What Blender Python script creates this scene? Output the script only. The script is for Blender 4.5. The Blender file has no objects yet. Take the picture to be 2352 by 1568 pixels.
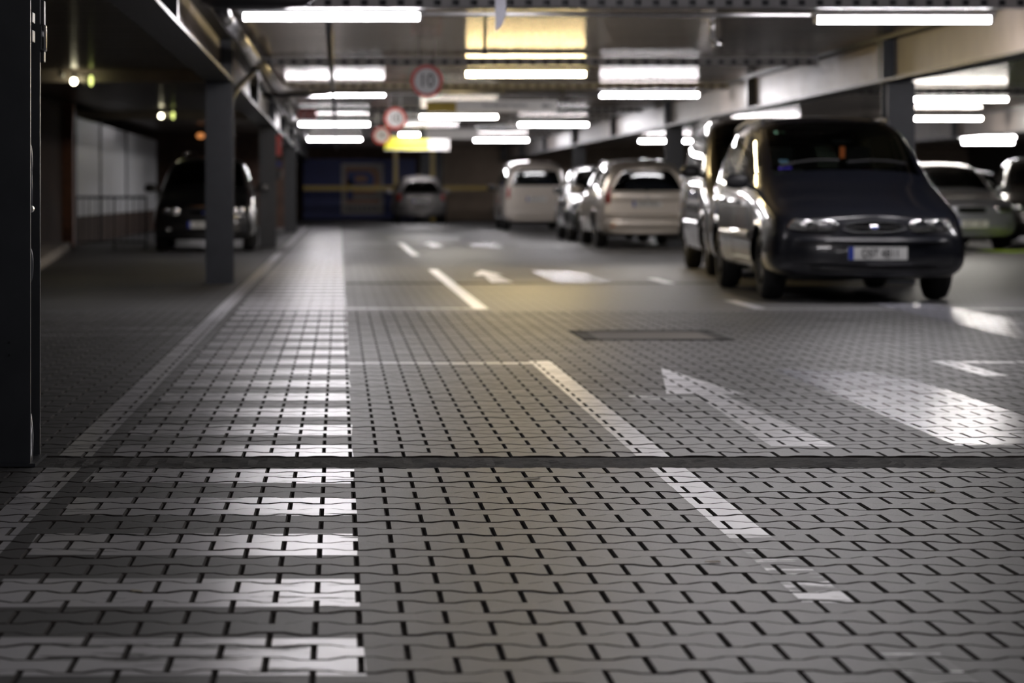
import bpy, bmesh, math, random
import numpy as np
from mathutils import Vector, Matrix

random.seed(7)
C = bpy.context.scene.collection
PI = math.pi
FPX, HCAM, VX, VY = 5553.0, 0.98, 780.0, 445.0

# ------------------------------------------------------------------ helpers
class MB:
    """collects shapes and links them as ONE mesh object"""
    def __init__(self):
        self.v, self.f, self.m = [], [], []
    def add(self, verts, faces, mi=0):
        o = len(self.v)
        self.v.extend([tuple(p) for p in verts])
        self.f.extend([tuple(i + o for i in f) for f in faces])
        self.m.extend([mi] * len(faces))
    def box(self, x0, x1, y0, y1, z0, z1, mi=0):
        v = [(x, y, z) for z in (z0, z1) for y in (y0, y1) for x in (x0, x1)]
        self.add(v, [(0, 2, 3, 1), (4, 5, 7, 6), (0, 1, 5, 4), (2, 6, 7, 3), (0, 4, 6, 2), (1, 3, 7, 5)], mi)
    def quad(self, a, b, c, d, mi=0):
        self.add([a, b, c, d], [(0, 1, 2, 3)], mi)
    def tube(self, path, r, n=12, mi=0, caps=True):
        path = [Vector(p) for p in path]
        rs = r if isinstance(r, (list, tuple)) else [r] * len(path)
        vs, fs = [], []
        up = Vector((0, 0, 1))
        prev = None
        for i, p in enumerate(path):
            d = (path[min(i + 1, len(path) - 1)] - path[max(i - 1, 0)]).normalized()
            if prev is None:
                a = d.cross(up)
                if a.length < 1e-3:
                    a = d.cross(Vector((1, 0, 0)))
            else:
                a = prev - d * prev.dot(d)
            a.normalize(); prev = a
            b = d.cross(a)
            for k in range(n):
                t = 2 * PI * k / n
                vs.append(p + (a * math.cos(t) + b * math.sin(t)) * rs[i])
        for i in range(len(path) - 1):
            for k in range(n):
                k2 = (k + 1) % n
                fs.append((i * n + k, i * n + k2, (i + 1) * n + k2, (i + 1) * n + k))
        if caps:
            fs.append(tuple(range(n - 1, -1, -1)))
            fs.append(tuple((len(path) - 1) * n + k for k in range(n)))
        self.add(vs, fs, mi)
    def lathe(self, prof, n, origin, axis='x', mi=0):
        """prof: list of (a along axis, radius)"""
        vs, fs = [], []
        ox, oy, oz = origin
        for a, r in prof:
            for k in range(n):
                t = 2 * PI * k / n
                c, s = r * math.cos(t), r * math.sin(t)
                vs.append((ox + a, oy + c, oz + s) if axis == 'x' else
                          (ox + c, oy + a, oz + s) if axis == 'y' else (ox + c, oy + s, oz + a))
        for i in range(len(prof) - 1):
            for k in range(n):
                k2 = (k + 1) % n
                fs.append((i * n + k, i * n + k2, (i + 1) * n + k2, (i + 1) * n + k))
        self.add(vs, fs, mi)
    def grid(self, P, mi=0, skip=None):
        P = np.asarray(P); a, b = P.shape[:2]
        fs = []
        for i in range(a - 1):
            for j in range(b - 1):
                if skip is None or not skip(i, j):
                    fs.append((i * b + j, i * b + j + 1, (i + 1) * b + j + 1, (i + 1) * b + j))
        self.add(P.reshape(-1, 3), fs, mi)
    def ellipsoid(self, c, r, nu=16, nv=10, mi=0, e=1.0):
        vs, fs = [], []
        def pw(t, p): return math.copysign(abs(t) ** p, t)
        for i in range(nv + 1):
            th = -PI / 2 + PI * i / nv
            for k in range(nu):
                ph = 2 * PI * k / nu
                vs.append((c[0] + r[0] * pw(math.cos(th), e) * pw(math.cos(ph), e),
                           c[1] + r[1] * pw(math.cos(th), e) * pw(math.sin(ph), e),
                           c[2] + r[2] * pw(math.sin(th), e)))
        for i in range(nv):
            for k in range(nu):
                k2 = (k + 1) % nu
                fs.append((i * nu + k, i * nu + k2, (i + 1) * nu + k2, (i + 1) * nu + k))
        self.add(vs, fs, mi)
    def build(self, name, mats, parent=None, smooth=False, merge=0.0, recalc=True, bevel=0.0):
        me = bpy.data.meshes.new(name)
        me.from_pydata(self.v, [], self.f)
        if not isinstance(mats, (list, tuple)):
            mats = [mats]
        for m in mats:
            me.materials.append(m)
        if len(mats) > 1:
            me.polygons.foreach_set('material_index', self.m)
        if merge or recalc:
            bm = bmesh.new(); bm.from_mesh(me)
            bmesh.ops.delete(bm, geom=[v for v in bm.verts if not v.link_faces], context='VERTS')
            if merge:
                bmesh.ops.remove_doubles(bm, verts=bm.verts, dist=merge)
                bmesh.ops.dissolve_degenerate(bm, edges=bm.edges, dist=1e-5)
            if recalc:
                bmesh.ops.recalc_face_normals(bm, faces=bm.faces)
            bm.to_mesh(me); bm.free()
        if smooth:
            me.polygons.foreach_set('use_smooth', [True] * len(me.polygons))
        me.update()
        o = bpy.data.objects.new(name, me)
        C.objects.link(o)
        if parent is not None:
            o.parent = parent
        if bevel:
            md = o.modifiers.new('bevel', 'BEVEL'); md.width = bevel; md.segments = 2
            md.limit_method = 'ANGLE'
        return o

def tag(o, label, cat, group=None, kind=None):
    o['label'] = label; o['category'] = cat
    if group: o['group'] = group
    if kind: o['kind'] = kind
    return o

def structure(o):
    o['kind'] = 'structure'
    return o

def thing(name, label, cat, loc=(0, 0, 0), rz=0.0, group=None):
    o = bpy.data.objects.new(name, None); C.objects.link(o)
    o.empty_display_size = 0.1
    o.location = loc; o.rotation_euler = (0, 0, rz)
    return tag(o, label, cat, group)

def text_obj(name, s, size, mat, parent, loc, rot=(PI / 2, 0, 0), align='CENTER', sx=1.0, ext=0.001):
    cu = bpy.data.curves.new(name, 'FONT')
    cu.body = s; cu.size = size; cu.align_x = align; cu.align_y = 'CENTER'; cu.extrude = ext
    t = bpy.data.objects.new(name, cu); C.objects.link(t)
    dg = bpy.context.evaluated_depsgraph_get(); dg.update()
    me = bpy.data.meshes.new_from_object(t.evaluated_get(dg))
    bpy.data.objects.remove(t); bpy.data.curves.remove(cu)
    me.transform(Matrix.Diagonal((sx, 1, 1, 1)))
    me.materials.clear(); me.materials.append(mat)
    o = bpy.data.objects.new(name, me); C.objects.link(o)
    o.parent = parent; o.location = loc; o.rotation_euler = rot
    return o

# ------------------------------------------------------------------ materials
def mat(name):
    m = bpy.data.materials.new(name); m.use_nodes = True
    nt = m.node_tree
    return m, nt, nt.nodes['Principled BSDF']

def setp(b, **k):
    for n, v in k.items():
        n = n.replace('_', ' ')
        if n in b.inputs:
            i = b.inputs[n]
            i.default_value = (*v, 1) if isinstance(v, tuple) and len(v) == 3 and i.type == 'RGBA' else v

def node(nt, t, **k):
    n = nt.nodes.new(t)
    for a, v in k.items():
        setattr(n, a, v)
    return n

def math_n(nt, op, a, b=None, c=None):
    n = nt.nodes.new('ShaderNodeMath'); n.operation = op
    for i, x in enumerate((a, b, c)):
        if x is None: continue
        if isinstance(x, (int, float)): n.inputs[i].default_value = x
        else: nt.links.new(x, n.inputs[i])
    return n.outputs[0]

def mixc(nt, f, a, b):
    n = nt.nodes.new('ShaderNodeMix'); n.data_type = 'RGBA'
    for s, x in ((n.inputs[0], f), (n.inputs[6], a), (n.inputs[7], b)):
        if isinstance(x, (int, float)): s.default_value = x
        elif isinstance(x, tuple): s.default_value = (*x, 1)
        else: nt.links.new(x, s)
    return n.outputs[2]

def noise(nt, scale, detail=3.0, vec=None, rough=0.5):
    n = nt.nodes.new('ShaderNodeTexNoise')
    n.inputs['Scale'].default_value = scale; n.inputs['Detail'].default_value = detail
    n.inputs['Roughness'].default_value = rough
    if vec is not None: nt.links.new(vec, n.inputs['Vector'])
    return n.outputs[0]

def ramp(nt, x, lo, hi):
    n = nt.nodes.new('ShaderNodeMapRange'); n.inputs[1].default_value = lo; n.inputs[2].default_value = hi
    nt.links.new(x, n.inputs[0])
    return n.outputs[0]

def position(nt):
    return nt.nodes.new('ShaderNodeNewGeometry').outputs['Position']

def vscale(nt, vec, s):
    n = nt.nodes.new('ShaderNodeVectorMath'); n.operation = 'MULTIPLY'
    nt.links.new(vec, n.inputs[0]); n.inputs[1].default_value = s
    return n.outputs[0]

def bump(nt, b, h, strength=0.3, dist=0.01):
    n = nt.nodes.new('ShaderNodeBump'); n.inputs['Strength'].default_value = strength
    n.inputs['Distance'].default_value = dist
    nt.links.new(h, n.inputs['Height']); nt.links.new(n.outputs[0], b.inputs['Normal'])

def simple(name, col, rough=0.5, metal=0.0, coat=0.0, var=0.12, scale=8.0, spec=0.5):
    """plain surface with a little procedural variation in colour and gloss"""
    m, nt, b = mat(name)
    n = noise(nt, scale, 4.0, position(nt))
    f = ramp(nt, n, 0.3, 0.7)
    c = mixc(nt, f, tuple(x * (1 - var) for x in col), tuple(min(1, x * (1 + var)) for x in col))
    nt.links.new(c, b.inputs['Base Color'])
    r = math_n(nt, 'MULTIPLY_ADD', f, 0.12 * rough, rough * 0.94)
    nt.links.new(r, b.inputs['Roughness'])
    setp(b, Metallic=metal, Coat_Weight=coat, Coat_Roughness=0.04, Specular_IOR_Level=spec)
    return m

def emit(name, col, s):
    m, nt, b = mat(name)
    setp(b, Base_Color=(0.8, 0.8, 0.8), Emission_Color=col, Emission_Strength=s, Roughness=0.4)
    return m

def joint_mask(nt):
    """1 on the joints of the I-shaped blocks, from world position"""
    sep = node(nt, 'ShaderNodeSeparateXYZ'); nt.links.new(position(nt), sep.inputs[0])
    r = math_n(nt, 'DIVIDE', math_n(nt, 'SUBTRACT', sep.outputs[1], 9.03), 0.142)
    row = math_n(nt, 'FLOOR', r)
    fr = math_n(nt, 'ABSOLUTE', math_n(nt, 'SUBTRACT', math_n(nt, 'FRACT', r), 0.5))
    par = math_n(nt, 'MULTIPLY', math_n(nt, 'FLOORED_MODULO', row, 2.0), 0.5)
    xb = math_n(nt, 'ADD', math_n(nt, 'DIVIDE', math_n(nt, 'SUBTRACT', sep.outputs[0], -0.06), 0.2), par)
    fx = math_n(nt, 'ABSOLUTE', math_n(nt, 'SUBTRACT', math_n(nt, 'FRACT', xb), 0.5))
    wave = math_n(nt, 'MULTIPLY', math_n(nt, 'SUBTRACT', fx, 0.25), 0.28)
    fr2 = math_n(nt, 'SUBTRACT', fr, wave)
    j1 = ramp(nt, fr2, 0.45, 0.48); j2 = ramp(nt, fx, 0.455, 0.475)
    return math_n(nt, 'MAXIMUM', j1, j2)

PAVE = (0.140, 0.139, 0.141)
JOINT = (0.034, 0.028, 0.026)

def make_paver(name, near):
    m, nt, b = mat(name)
    p = position(nt)
    big = ramp(nt, noise(nt, 0.7, 3, p), 0.3, 0.7)
    grain = ramp(nt, noise(nt, 230, 2, p), 0.25, 0.75)
    c = mixc(nt, big, tuple(x * 0.88 for x in PAVE), tuple(x * 1.1 for x in PAVE))
    c = mixc(nt, math_n(nt, 'MULTIPLY', grain, 0.3), c, (0.075, 0.073, 0.072))
    if near:
        rnd = nt.nodes.new('ShaderNodeNewGeometry').outputs['Random Per Island']
        c = mixc(nt, math_n(nt, 'MULTIPLY', rnd, 0.28), c, (0.09, 0.086, 0.084))
        stain = ramp(nt, noise(nt, 3.0, 5, p), 0.56, 0.72)
        c = mixc(nt, math_n(nt, 'MULTIPLY', stain, 0.3), c, (0.06, 0.056, 0.053))
    else:
        jm = joint_mask(nt)
        c = mixc(nt, jm, c, JOINT)
    nt.links.new(c, b.inputs['Base Color'])
    r = math_n(nt, 'MULTIPLY_ADD', grain, 0.10, 0.415)
    nt.links.new(r, b.inputs['Roughness'])
    setp(b, Specular_IOR_Level=0.17)
    bump(nt, b, grain, 0.25, 0.0015)
    return m

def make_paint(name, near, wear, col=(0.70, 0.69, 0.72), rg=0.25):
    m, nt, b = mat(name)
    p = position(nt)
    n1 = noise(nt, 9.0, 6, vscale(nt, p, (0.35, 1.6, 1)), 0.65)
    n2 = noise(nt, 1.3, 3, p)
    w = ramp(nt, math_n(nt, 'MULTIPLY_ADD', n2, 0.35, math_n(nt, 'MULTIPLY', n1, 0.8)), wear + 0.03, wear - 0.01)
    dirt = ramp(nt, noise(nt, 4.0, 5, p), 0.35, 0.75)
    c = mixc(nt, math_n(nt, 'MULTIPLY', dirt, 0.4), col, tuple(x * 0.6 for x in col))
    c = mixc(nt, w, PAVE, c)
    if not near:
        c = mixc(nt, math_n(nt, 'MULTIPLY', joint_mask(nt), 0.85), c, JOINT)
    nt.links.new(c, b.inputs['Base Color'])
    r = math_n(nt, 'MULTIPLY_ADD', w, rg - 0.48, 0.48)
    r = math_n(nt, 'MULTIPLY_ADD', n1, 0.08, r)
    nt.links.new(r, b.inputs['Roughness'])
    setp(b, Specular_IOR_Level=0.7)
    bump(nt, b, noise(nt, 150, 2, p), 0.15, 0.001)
    return m

M = {}
M['paver'] = make_paver('paver', True)
M['paver_far'] = make_paver('paver_far', False)
M['joint'] = simple('joint_sand', JOINT, 0.9, var=0.3, scale=60)
M['paint'] = make_paint('road_paint', True, 0.662)
M['paint_worn'] = make_paint('road_paint_worn', True, 0.50, rg=0.36)
M['paint_fresh'] = make_paint('road_paint_fresh', True, 0.76, rg=0.31)
M['paint_far'] = make_paint('road_paint_far', False, 0.70)
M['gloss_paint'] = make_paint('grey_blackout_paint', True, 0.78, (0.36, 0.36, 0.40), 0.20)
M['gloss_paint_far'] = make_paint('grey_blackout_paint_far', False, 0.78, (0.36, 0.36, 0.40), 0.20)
M['lime'] = simple('lime_green', (0.5, 0.75, 0.02), 0.4)

m, nt, b = mat('tar_strip')
p = position(nt)
n1 = noise(nt, 40, 6, vscale(nt, p, (0.35, 1, 1)), 0.7)
c = mixc(nt, ramp(nt, n1, 0.35, 0.7), (0.012, 0.012, 0.012), (0.075, 0.07, 0.066))
sp = ramp(nt, noise(nt, 55, 2, p), 0.70, 0.74)
c = mixc(nt, sp, c, (0.11, 0.06, 0.03))
nt.links.new(c, b.inputs['Base Color']); setp(b, Roughness=0.75)
bump(nt, b, n1, 1.0, 0.02)
M['tar'] = m

# brushed metal deck of the ceiling: grooves run across the aisle, so its gloss stretches along it
def make_deck(name, lo, hi, rough, metal):
    m, nt, b = mat(name)
    p = position(nt)
    f = ramp(nt, noise(nt, 2.0, 4, vscale(nt, p, (0.25, 1, 1))), 0.3, 0.7)
    c = mixc(nt, f, lo, hi)
    nt.links.new(c, b.inputs['Base Color'])
    setp(b, Metallic=metal, Roughness=rough, Anisotropic=0.8)
    tg = node(nt, 'ShaderNodeTangent'); tg.direction_type = 'UV_MAP'; tg.uv_map = 'UVMap'
    nt.links.new(tg.outputs[0], b.inputs['Tangent'])
    bump(nt, b, noise(nt, 3.0, 4, vscale(nt, p, (0.02, 1, 1))), 0.35, 0.02)
    return m
M['deck'] = make_deck('metal_deck', (0.36, 0.315, 0.28), (0.52, 0.47, 0.43), 0.235, 0.95)
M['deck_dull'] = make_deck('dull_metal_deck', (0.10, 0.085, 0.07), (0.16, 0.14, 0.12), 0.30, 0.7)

M['steel'] = simple('column_steel_paint', (0.030, 0.033, 0.040), 0.42)
M['beam'] = simple('beam_taupe_paint', (0.29, 0.245, 0.215), 0.45, var=0.18, scale=2.5)
M['galv'] = simple('galvanised_steel', (0.75, 0.75, 0.76), 0.32, metal=1.0)
M['tray'] = simple('tray_galvanised', (0.46, 0.45, 0.46), 0.5, metal=0.0)
M['black'] = simple('black_plastic', (0.012, 0.012, 0.014), 0.4)
M['darkrub'] = simple('dark_rubber', (0.010, 0.010, 0.010), 0.7)
M['grilleblack'] = simple('matt_black_grille', (0.002, 0.002, 0.002), 0.9, spec=0.0)
M['white'] = simple('white_enamel', (0.5, 0.5, 0.5), 0.35)
M['plate'] = simple('plate_white', (0.72, 0.72, 0.70), 0.4, var=0.04)
M['blue'] = simple('plate_blue', (0.01, 0.04, 0.35), 0.4)
M['ink'] = simple('black_ink', (0.01, 0.01, 0.01), 0.5)
M['yellow'] = simple('yellow_paint', (0.40, 0.27, 0.02), 0.4)
M['signyel'] = simple('sign_yellow', (0.85, 0.78, 0.05), 0.35)
M['signolive'] = simple('sign_ochre', (0.36, 0.25, 0.02), 0.4)
M['printorange'] = simple('dull_orange_print', (0.36, 0.17, 0.09), 0.5)  # duller orange for the banner letter
M['printblue'] = simple('dull_blue_print', (0.015, 0.045, 0.22), 0.5)  # duller blue for the banner letter
M['signface'] = simple('sign_face_white', (0.92, 0.91, 0.92), 0.4, var=0.02)
M['panelgrey'] = simple('banner_panel_white', (0.42, 0.39, 0.37), 0.5, var=0.05)
M['signwhite'] = simple('sign_white', (0.80, 0.78, 0.75), 0.35, var=0.05)
M['red'] = simple('sign_red', (0.66, 0.035, 0.02), 0.35)
M['orange'] = simple('orange_print', (0.60, 0.16, 0.03), 0.5)
M['banner'] = simple('blue_banner', (0.010, 0.022, 0.15), 0.5)
M['endwall'] = simple('end_wall_render', (0.48, 0.38, 0.29), 0.8, var=0.15, scale=1.5)
M['darkwall'] = simple('dark_brick', (0.075, 0.045, 0.032), 0.9, var=0.3, scale=3)
M['sidewall'] = simple('side_wall_render', (0.16, 0.145, 0.13), 0.8, var=0.15, scale=1.5)
M['panel'] = simple('white_cladding', (0.74, 0.76, 0.78), 0.4, var=0.06, scale=1.0)
M['rust'] = simple('rust_brown_paint', (0.22, 0.09, 0.045), 0.5)
M['kerb'] = simple('kerb_concrete', (0.33, 0.30, 0.27), 0.8, var=0.2)
M['chrome'] = simple('chrome', (0.85, 0.85, 0.86), 0.08, metal=1.0, var=0.02)
M['strip'] = simple('pale_plastic_film', (0.62, 0.62, 0.70), 0.3)
M['greycable'] = simple('grey_sleeve', (0.12, 0.13, 0.15), 0.35)
M['lamp'] = emit('tube_cool', (1.0, 0.965, 1.0), 36.0)
M['lampnear'] = emit('tube_near', (1.0, 0.965, 1.0), 27.0)
M['lampright'] = emit('tube_nearly_white', (1.0, 0.95, 0.88), 34.0)
M['lamplow'] = emit('tube_low', (1.0, 0.97, 0.96), 6.0)  # emission set low so the left foreground stays dim
M['lampwarm'] = emit('tube_warm', (1.0, 0.76, 0.36), 62.0)
M['lampmid'] = emit('tube_halfwarm', (1.0, 0.91, 0.78), 34.0)
M['lampgreen'] = emit('bulkhead_glass', (1.0, 0.93, 0.62), 8.0)
M['lampdim'] = emit('bulkhead_glass_dim', (0.72, 0.80, 0.22), 0.9)
M['sodium'] = emit('sodium_glow', (1.0, 0.33, 0.05), 0.25)
M['litter'] = simple('pale_leaf', (0.52, 0.47, 0.36), 0.6)
M['tyre'] = simple('tyre_rubber', (0.012, 0.012, 0.012), 0.75)
M['rim'] = simple('alloy_rim', (0.38, 0.38, 0.39), 0.3, metal=0.9)
M['hubcap'] = simple('dull_wheel_trim', (0.06, 0.06, 0.062), 0.4, metal=0.5)
M['seat'] = simple('seat_fabric', (0.035, 0.036, 0.04), 0.9)
M['seatlight'] = simple('seat_fabric_grey', (0.16, 0.16, 0.155), 0.9)
M['dash'] = simple('dashboard_plastic', (0.018, 0.018, 0.02), 0.6)
M['freshener'] = simple('orange_card', (0.8, 0.16, 0.02), 0.6)
M['stickerblue'] = simple('violet_sticker', (0.14, 0.08, 0.75), 0.4)
M['stickergreen'] = simple('mint_sticker', (0.35, 0.75, 0.5), 0.4)
M['stickerpale'] = simple('pale_blue_sticker', (0.3, 0.45, 0.62), 0.4)
m, nt, b = mat('lamp_reflector')
p = position(nt)
setp(b, Base_Color=(0.85, 0.85, 0.85), Metallic=0.75, Roughness=0.16)
wv = node(nt, 'ShaderNodeTexWave'); wv.inputs['Scale'].default_value = 9.0; wv.inputs['Distortion'].default_value = 1.5
nt.links.new(p, wv.inputs['Vector'])
bump(nt, b, wv.outputs[1], 1.0, 0.03)
M['reflector'] = m
M['indicator'] = simple('amber_lens', (0.75, 0.35, 0.12), 0.15)
M['taillens'] = simple('red_lens', (0.42, 0.02, 0.012), 0.15, coat=0.6)
M['trimgrey'] = simple('side_moulding', (0.10, 0.10, 0.105), 0.35)

def glass(name, tint, refl=1.0):
    m, nt, b = mat(name)
    out = nt.nodes['Material Output']
    nt.nodes.remove(b)
    t = node(nt, 'ShaderNodeBsdfTransparent'); t.inputs[0].default_value = (*tint, 1)
    g = node(nt, 'ShaderNodeBsdfGlossy'); g.inputs['Roughness'].default_value = 0.02
    g.inputs[0].default_value = (0.95, 0.97, 0.96, 1)
    fr = node(nt, 'ShaderNodeFresnel'); fr.inputs[0].default_value = 1.55
    mx = node(nt, 'ShaderNodeMixShader')
    nt.links.new(math_n(nt, 'MULTIPLY', fr.outputs[0], refl), mx.inputs[0])
    nt.links.new(t.outputs[0], mx.inputs[1]); nt.links.new(g.outputs[0], mx.inputs[2])
    nt.links.new(mx.outputs[0], out.inputs[0])
    return m
M['glass'] = glass('tinted_glass', (0.50, 0.56, 0.54))
M['darkglass'] = glass('dark_glass', (0.16, 0.18, 0.18), 1.3)
M['rearglass'] = glass('privacy_glass', (0.03, 0.035, 0.035), 1.2)
M['lens'] = glass('clear_lens', (0.9, 0.9, 0.9))

def carpaint(name, col, metal=0.3, rough=0.35):
    m, nt, b = mat(name)
    fl = noise(nt, 900, 1, position(nt))
    c = mixc(nt, ramp(nt, fl, 0.3, 0.8), tuple(x * 0.85 for x in col), tuple(min(1, x * 1.25) for x in col))
    nt.links.new(c, b.inputs['Base Color'])
    setp(b, Metallic=metal, Roughness=rough, Coat_Weight=1.0, Coat_Roughness=0.03)
    return m
M['navy'] = carpaint('navy_paint', (0.0045, 0.0055, 0.010), 0.1)
M['blackcar'] = carpaint('black_paint', (0.006, 0.006, 0.007), 0.0)
M['silver'] = carpaint('silver_paint', (0.66, 0.60, 0.53), 0.45)
M['bluesilver'] = carpaint('blue_silver_paint', (0.33, 0.34, 0.38), 0.5)
M['darksilver'] = carpaint('dark_silver_paint', (0.16, 0.15, 0.145), 0.4)
M['greygreen'] = carpaint('dark_grey_green_paint', (0.05, 0.055, 0.055), 0.5)
M['cream'] = carpaint('cream_paint', (0.62, 0.56, 0.49), 0.1)
M['brownblack'] = carpaint('brown_black_paint', (0.016, 0.013, 0.011), 0.3)
EXPOSURE = 1.36
# ------------------------------------------------------------------ floor
BP, BL, WA = 0.142, 0.2, 0.0155          # row pitch, block length, waist depth
def block_outline(gx, gy):
    hx, hp = BL / 2 - gx, BP / 2 - gy
    pts = [(-hx, -(hp + WA)), (-0.072, -(hp + WA)), (-0.033, -(hp - WA)), (0.033, -(hp - WA)), (0.072, -(hp + WA)), (hx, -(hp + WA)),
           (hx, hp + WA), (0.072, hp + WA), (0.033, hp - WA), (-0.033, hp - WA), (-0.072, hp + WA), (-hx, hp + WA)]
    return pts
TOP, OUT = block_outline(0.0074, 0.0064), block_outline(0.003, 0.0026)

def clip_half(poly, a, b, c):
    """keep a*x + b*y <= c"""
    res = []
    n = len(poly)
    for i in range(n):
        p, q = poly[i], poly[(i + 1) % n]
        dp, dq = a * p[0] + b * p[1] - c, a * q[0] + b * q[1] - c
        if dp <= 0: res.append(p)
        if dp * dq < 0:
            t = dp / (dp - dq)
            res.append((p[0] + t * (q[0] - p[0]), p[1] + t * (q[1] - p[1])))
    return res

def clip_convex(poly, conv):
    n = len(conv)
    area = sum(conv[i][0] * conv[(i + 1) % n][1] - conv[(i + 1) % n][0] * conv[i][1] for i in range(n))
    if area < 0: conv = conv[::-1]
    for i in range(n):
        (x0, y0), (x1, y1) = conv[i], conv[(i + 1) % n]
        a, b = (y1 - y0), -(x1 - x0)
        poly = clip_half(poly, a, b, a * x0 + b * y0)
        if len(poly) < 3: return []
    return poly

X0F, X1F, Y0F, Y1F = -3.2, 7.4, 4.2, 20.11
S0, S1 = 8.66, 9.02                        # tar strip
blocks = []                                # (cx, cy, lo, hi) with row limits for clipping
def rows(ystart, direction, n, phase0, lo, hi):
    for k in range(n):
        yc = ystart + direction * (k + 0.5) * BP
        ph = phase0 + (0.1 if k % 2 else 0.0) + 0.1     # block centres sit between the dashes
        i0 = math.floor((X0F - ph) / BL)
        for i in range(i0, int((X1F - ph) / BL) + 1):
            blocks.append((ph + i * BL, yc, lo, hi))
rows(8.51, -1, 31, 0.045, -99, S0 - 0.004)
rows(8.51, 1, 2, -0.055, -99, S0 - 0.004)
rows(9.03, 1, 78, 0.04, S1 + 0.004, 99)

pv = MB()
tops = []                                  # world outlines of the block tops, for the paint on them
for cx, cy, lo, hi in blocks:
    t = [(x + cx, y + cy) for x, y in TOP]; o = [(x + cx, y + cy) for x, y in OUT]
    need = min(y for _, y in o) < lo or max(y for _, y in o) > hi
    if need:
        for lim, sg in ((lo, -1), (hi, 1)):
            t = clip_half(t, 0, sg, sg * (lim - sg * 0.004)); o = clip_half(o, 0, sg, sg * lim)
        if len(t) < 3: continue
    if len(t) != len(o):
        o = t
    n = len(t)
    dz = random.uniform(-0.0012, 0.0012)
    tops.append((t, dz))
    vs = [(x, y, dz) for x, y in t] + [(x, y, dz - 0.0055) for x, y in o] + [(x, y, -0.018) for x, y in o]
    pv.add(vs, [tuple(range(n))], 0)
    base = len(pv.v) - len(vs)
    for k in range(n):
        k2 = (k + 1) % n
        pv.f.append((base + k, base + n + k, base + n + k2, base + k2)); pv.m.append(1)
        pv.f.append((base + n + k, base + 2 * n + k, base + 2 * n + k2, base + n + k2)); pv.m.append(1)
fl = pv.build('floor_block_paving', [M['paver'], M['joint']], recalc=False)
structure(fl)

bs = MB(); bs.quad((X0F - 0.1, Y0F - 0.1, -0.014), (X1F + 0.1, Y0F - 0.1, -0.014), (X1F + 0.1, Y1F + 0.1, -0.014), (X0F - 0.1, Y1F + 0.1, -0.014))
structure(bs.build('floor_joint_sand', M['joint'], recalc=False))
ff = MB()
XL, XR, YN, YF = -9.0, 24.0, -6.0, 92.0
for a, b_, c_, d in ((XL, XR, YN, Y0F), (XL, X0F, Y0F, Y1F), (X1F, XR, Y0F, Y1F), (XL, XR, Y1F, YF)):
    ff.quad((a, c_, 0), (b_, c_, 0), (b_, d, 0), (a, d, 0))
structure(ff.build('floor', M['paver_far'], recalc=False))

# tar filled joints in line with the column rows
tj = MB()
N = 420
top = []
for i in range(N + 1):
    x = X0F - 0.4 + (X1F - X0F + 3.4) * i / N
    r = lambda s: random.uniform(-s, s)
    top.append([(x, S0 + r(0.006), -0.006), (x, S0 + 0.07, -0.003 + r(0.005)), (x, S0 + 0.15, -0.002 + r(0.006)), (x, S0 + 0.23, -0.002 + r(0.006)), (x, S0 + 0.3, -0.003 + r(0.005)), (x, S1 + r(0.004), -0.004)])
tj.grid(top)
o = tj.build('floor_tar_joint', M['tar'], smooth=False, recalc=False); structure(o)
for yj in (26.35, 43.9, 61.5):
    tj = MB(); tj.box(-1.1, 6.0, yj, yj + 0.32, -0.02, 0.0018)
    structure(tj.build('floor_tar_joint', M['tar']))

# ------------------------------------------------------------------ road markings (surface of the floor)
def marking(name, convs, m_near, m_far, far_too=True):
    mb = MB()
    for conv in convs:
        xs = [p[0] for p in conv]; ys = [p[1] for p in conv]
        if min(ys) < Y1F and max(xs) > X0F and min(xs) < X1F:
            for t, dz in tops:
                if t[0][0] > max(xs) + 0.3 or t[0][0] < min(xs) - 0.3 or t[0][1] > max(ys) + 0.3 or t[0][1] < min(ys) - 0.3:
                    continue
                q = clip_convex(t, list(conv))
                if len(q) >= 3:
                    mb.add([(x, y, dz + 0.0006) for x, y in q], [tuple(range(len(q)))], 0)
        far = [p for p in conv]
        if max(ys) > Y1F:
            far = clip_half(far, 0, -1, -Y1F)
        elif not (max(xs) < X0F or min(xs) > X1F):
            far = []
        if len(far) >= 3:
            mb.add([(x, y, 0.003) for x, y in far], [tuple(range(len(far)))], 1)
    o = mb.build(name, [m_near, m_far], recalc=False)
    # faces must look up
    bm = bmesh.new(); bm.from_mesh(o.data)
    for f in bm.faces:
        f.normal_update()
        if f.normal.z < 0: f.normal_flip()
    bm.to_mesh(o.data); bm.free()
    return structure(o)

def rect(x0, x1, y0, y1): return [(x0, y0), (x1, y0), (x1, y1), (x0, y1)]
st = []
for k in range(-4, 84):
    yt = 7.79 + 0.818 * k
    j = lambda s=0.006: random.uniform(-s, s)
    y0, y1 = yt - 0.42, yt
    if y0 < 8.66 < y1: y1 = min(y1, 8.65)
    st.append([(-0.86 + j(0.015), y0 + j()), (0.052 + j(), y0 + j()), (0.052 + j(), y1 + j()), (-0.86 + j(0.015), y1 + j())])
marking('floor_crosswalk_stripes', st, M['paint'], M['paint_far'])
marking('floor_edge_line', [rect(-1.05, -0.925, 4.3, 8.65), rect(-1.05, -0.925, 9.03, 72)], M['paint'], M['paint_far'])
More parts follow.
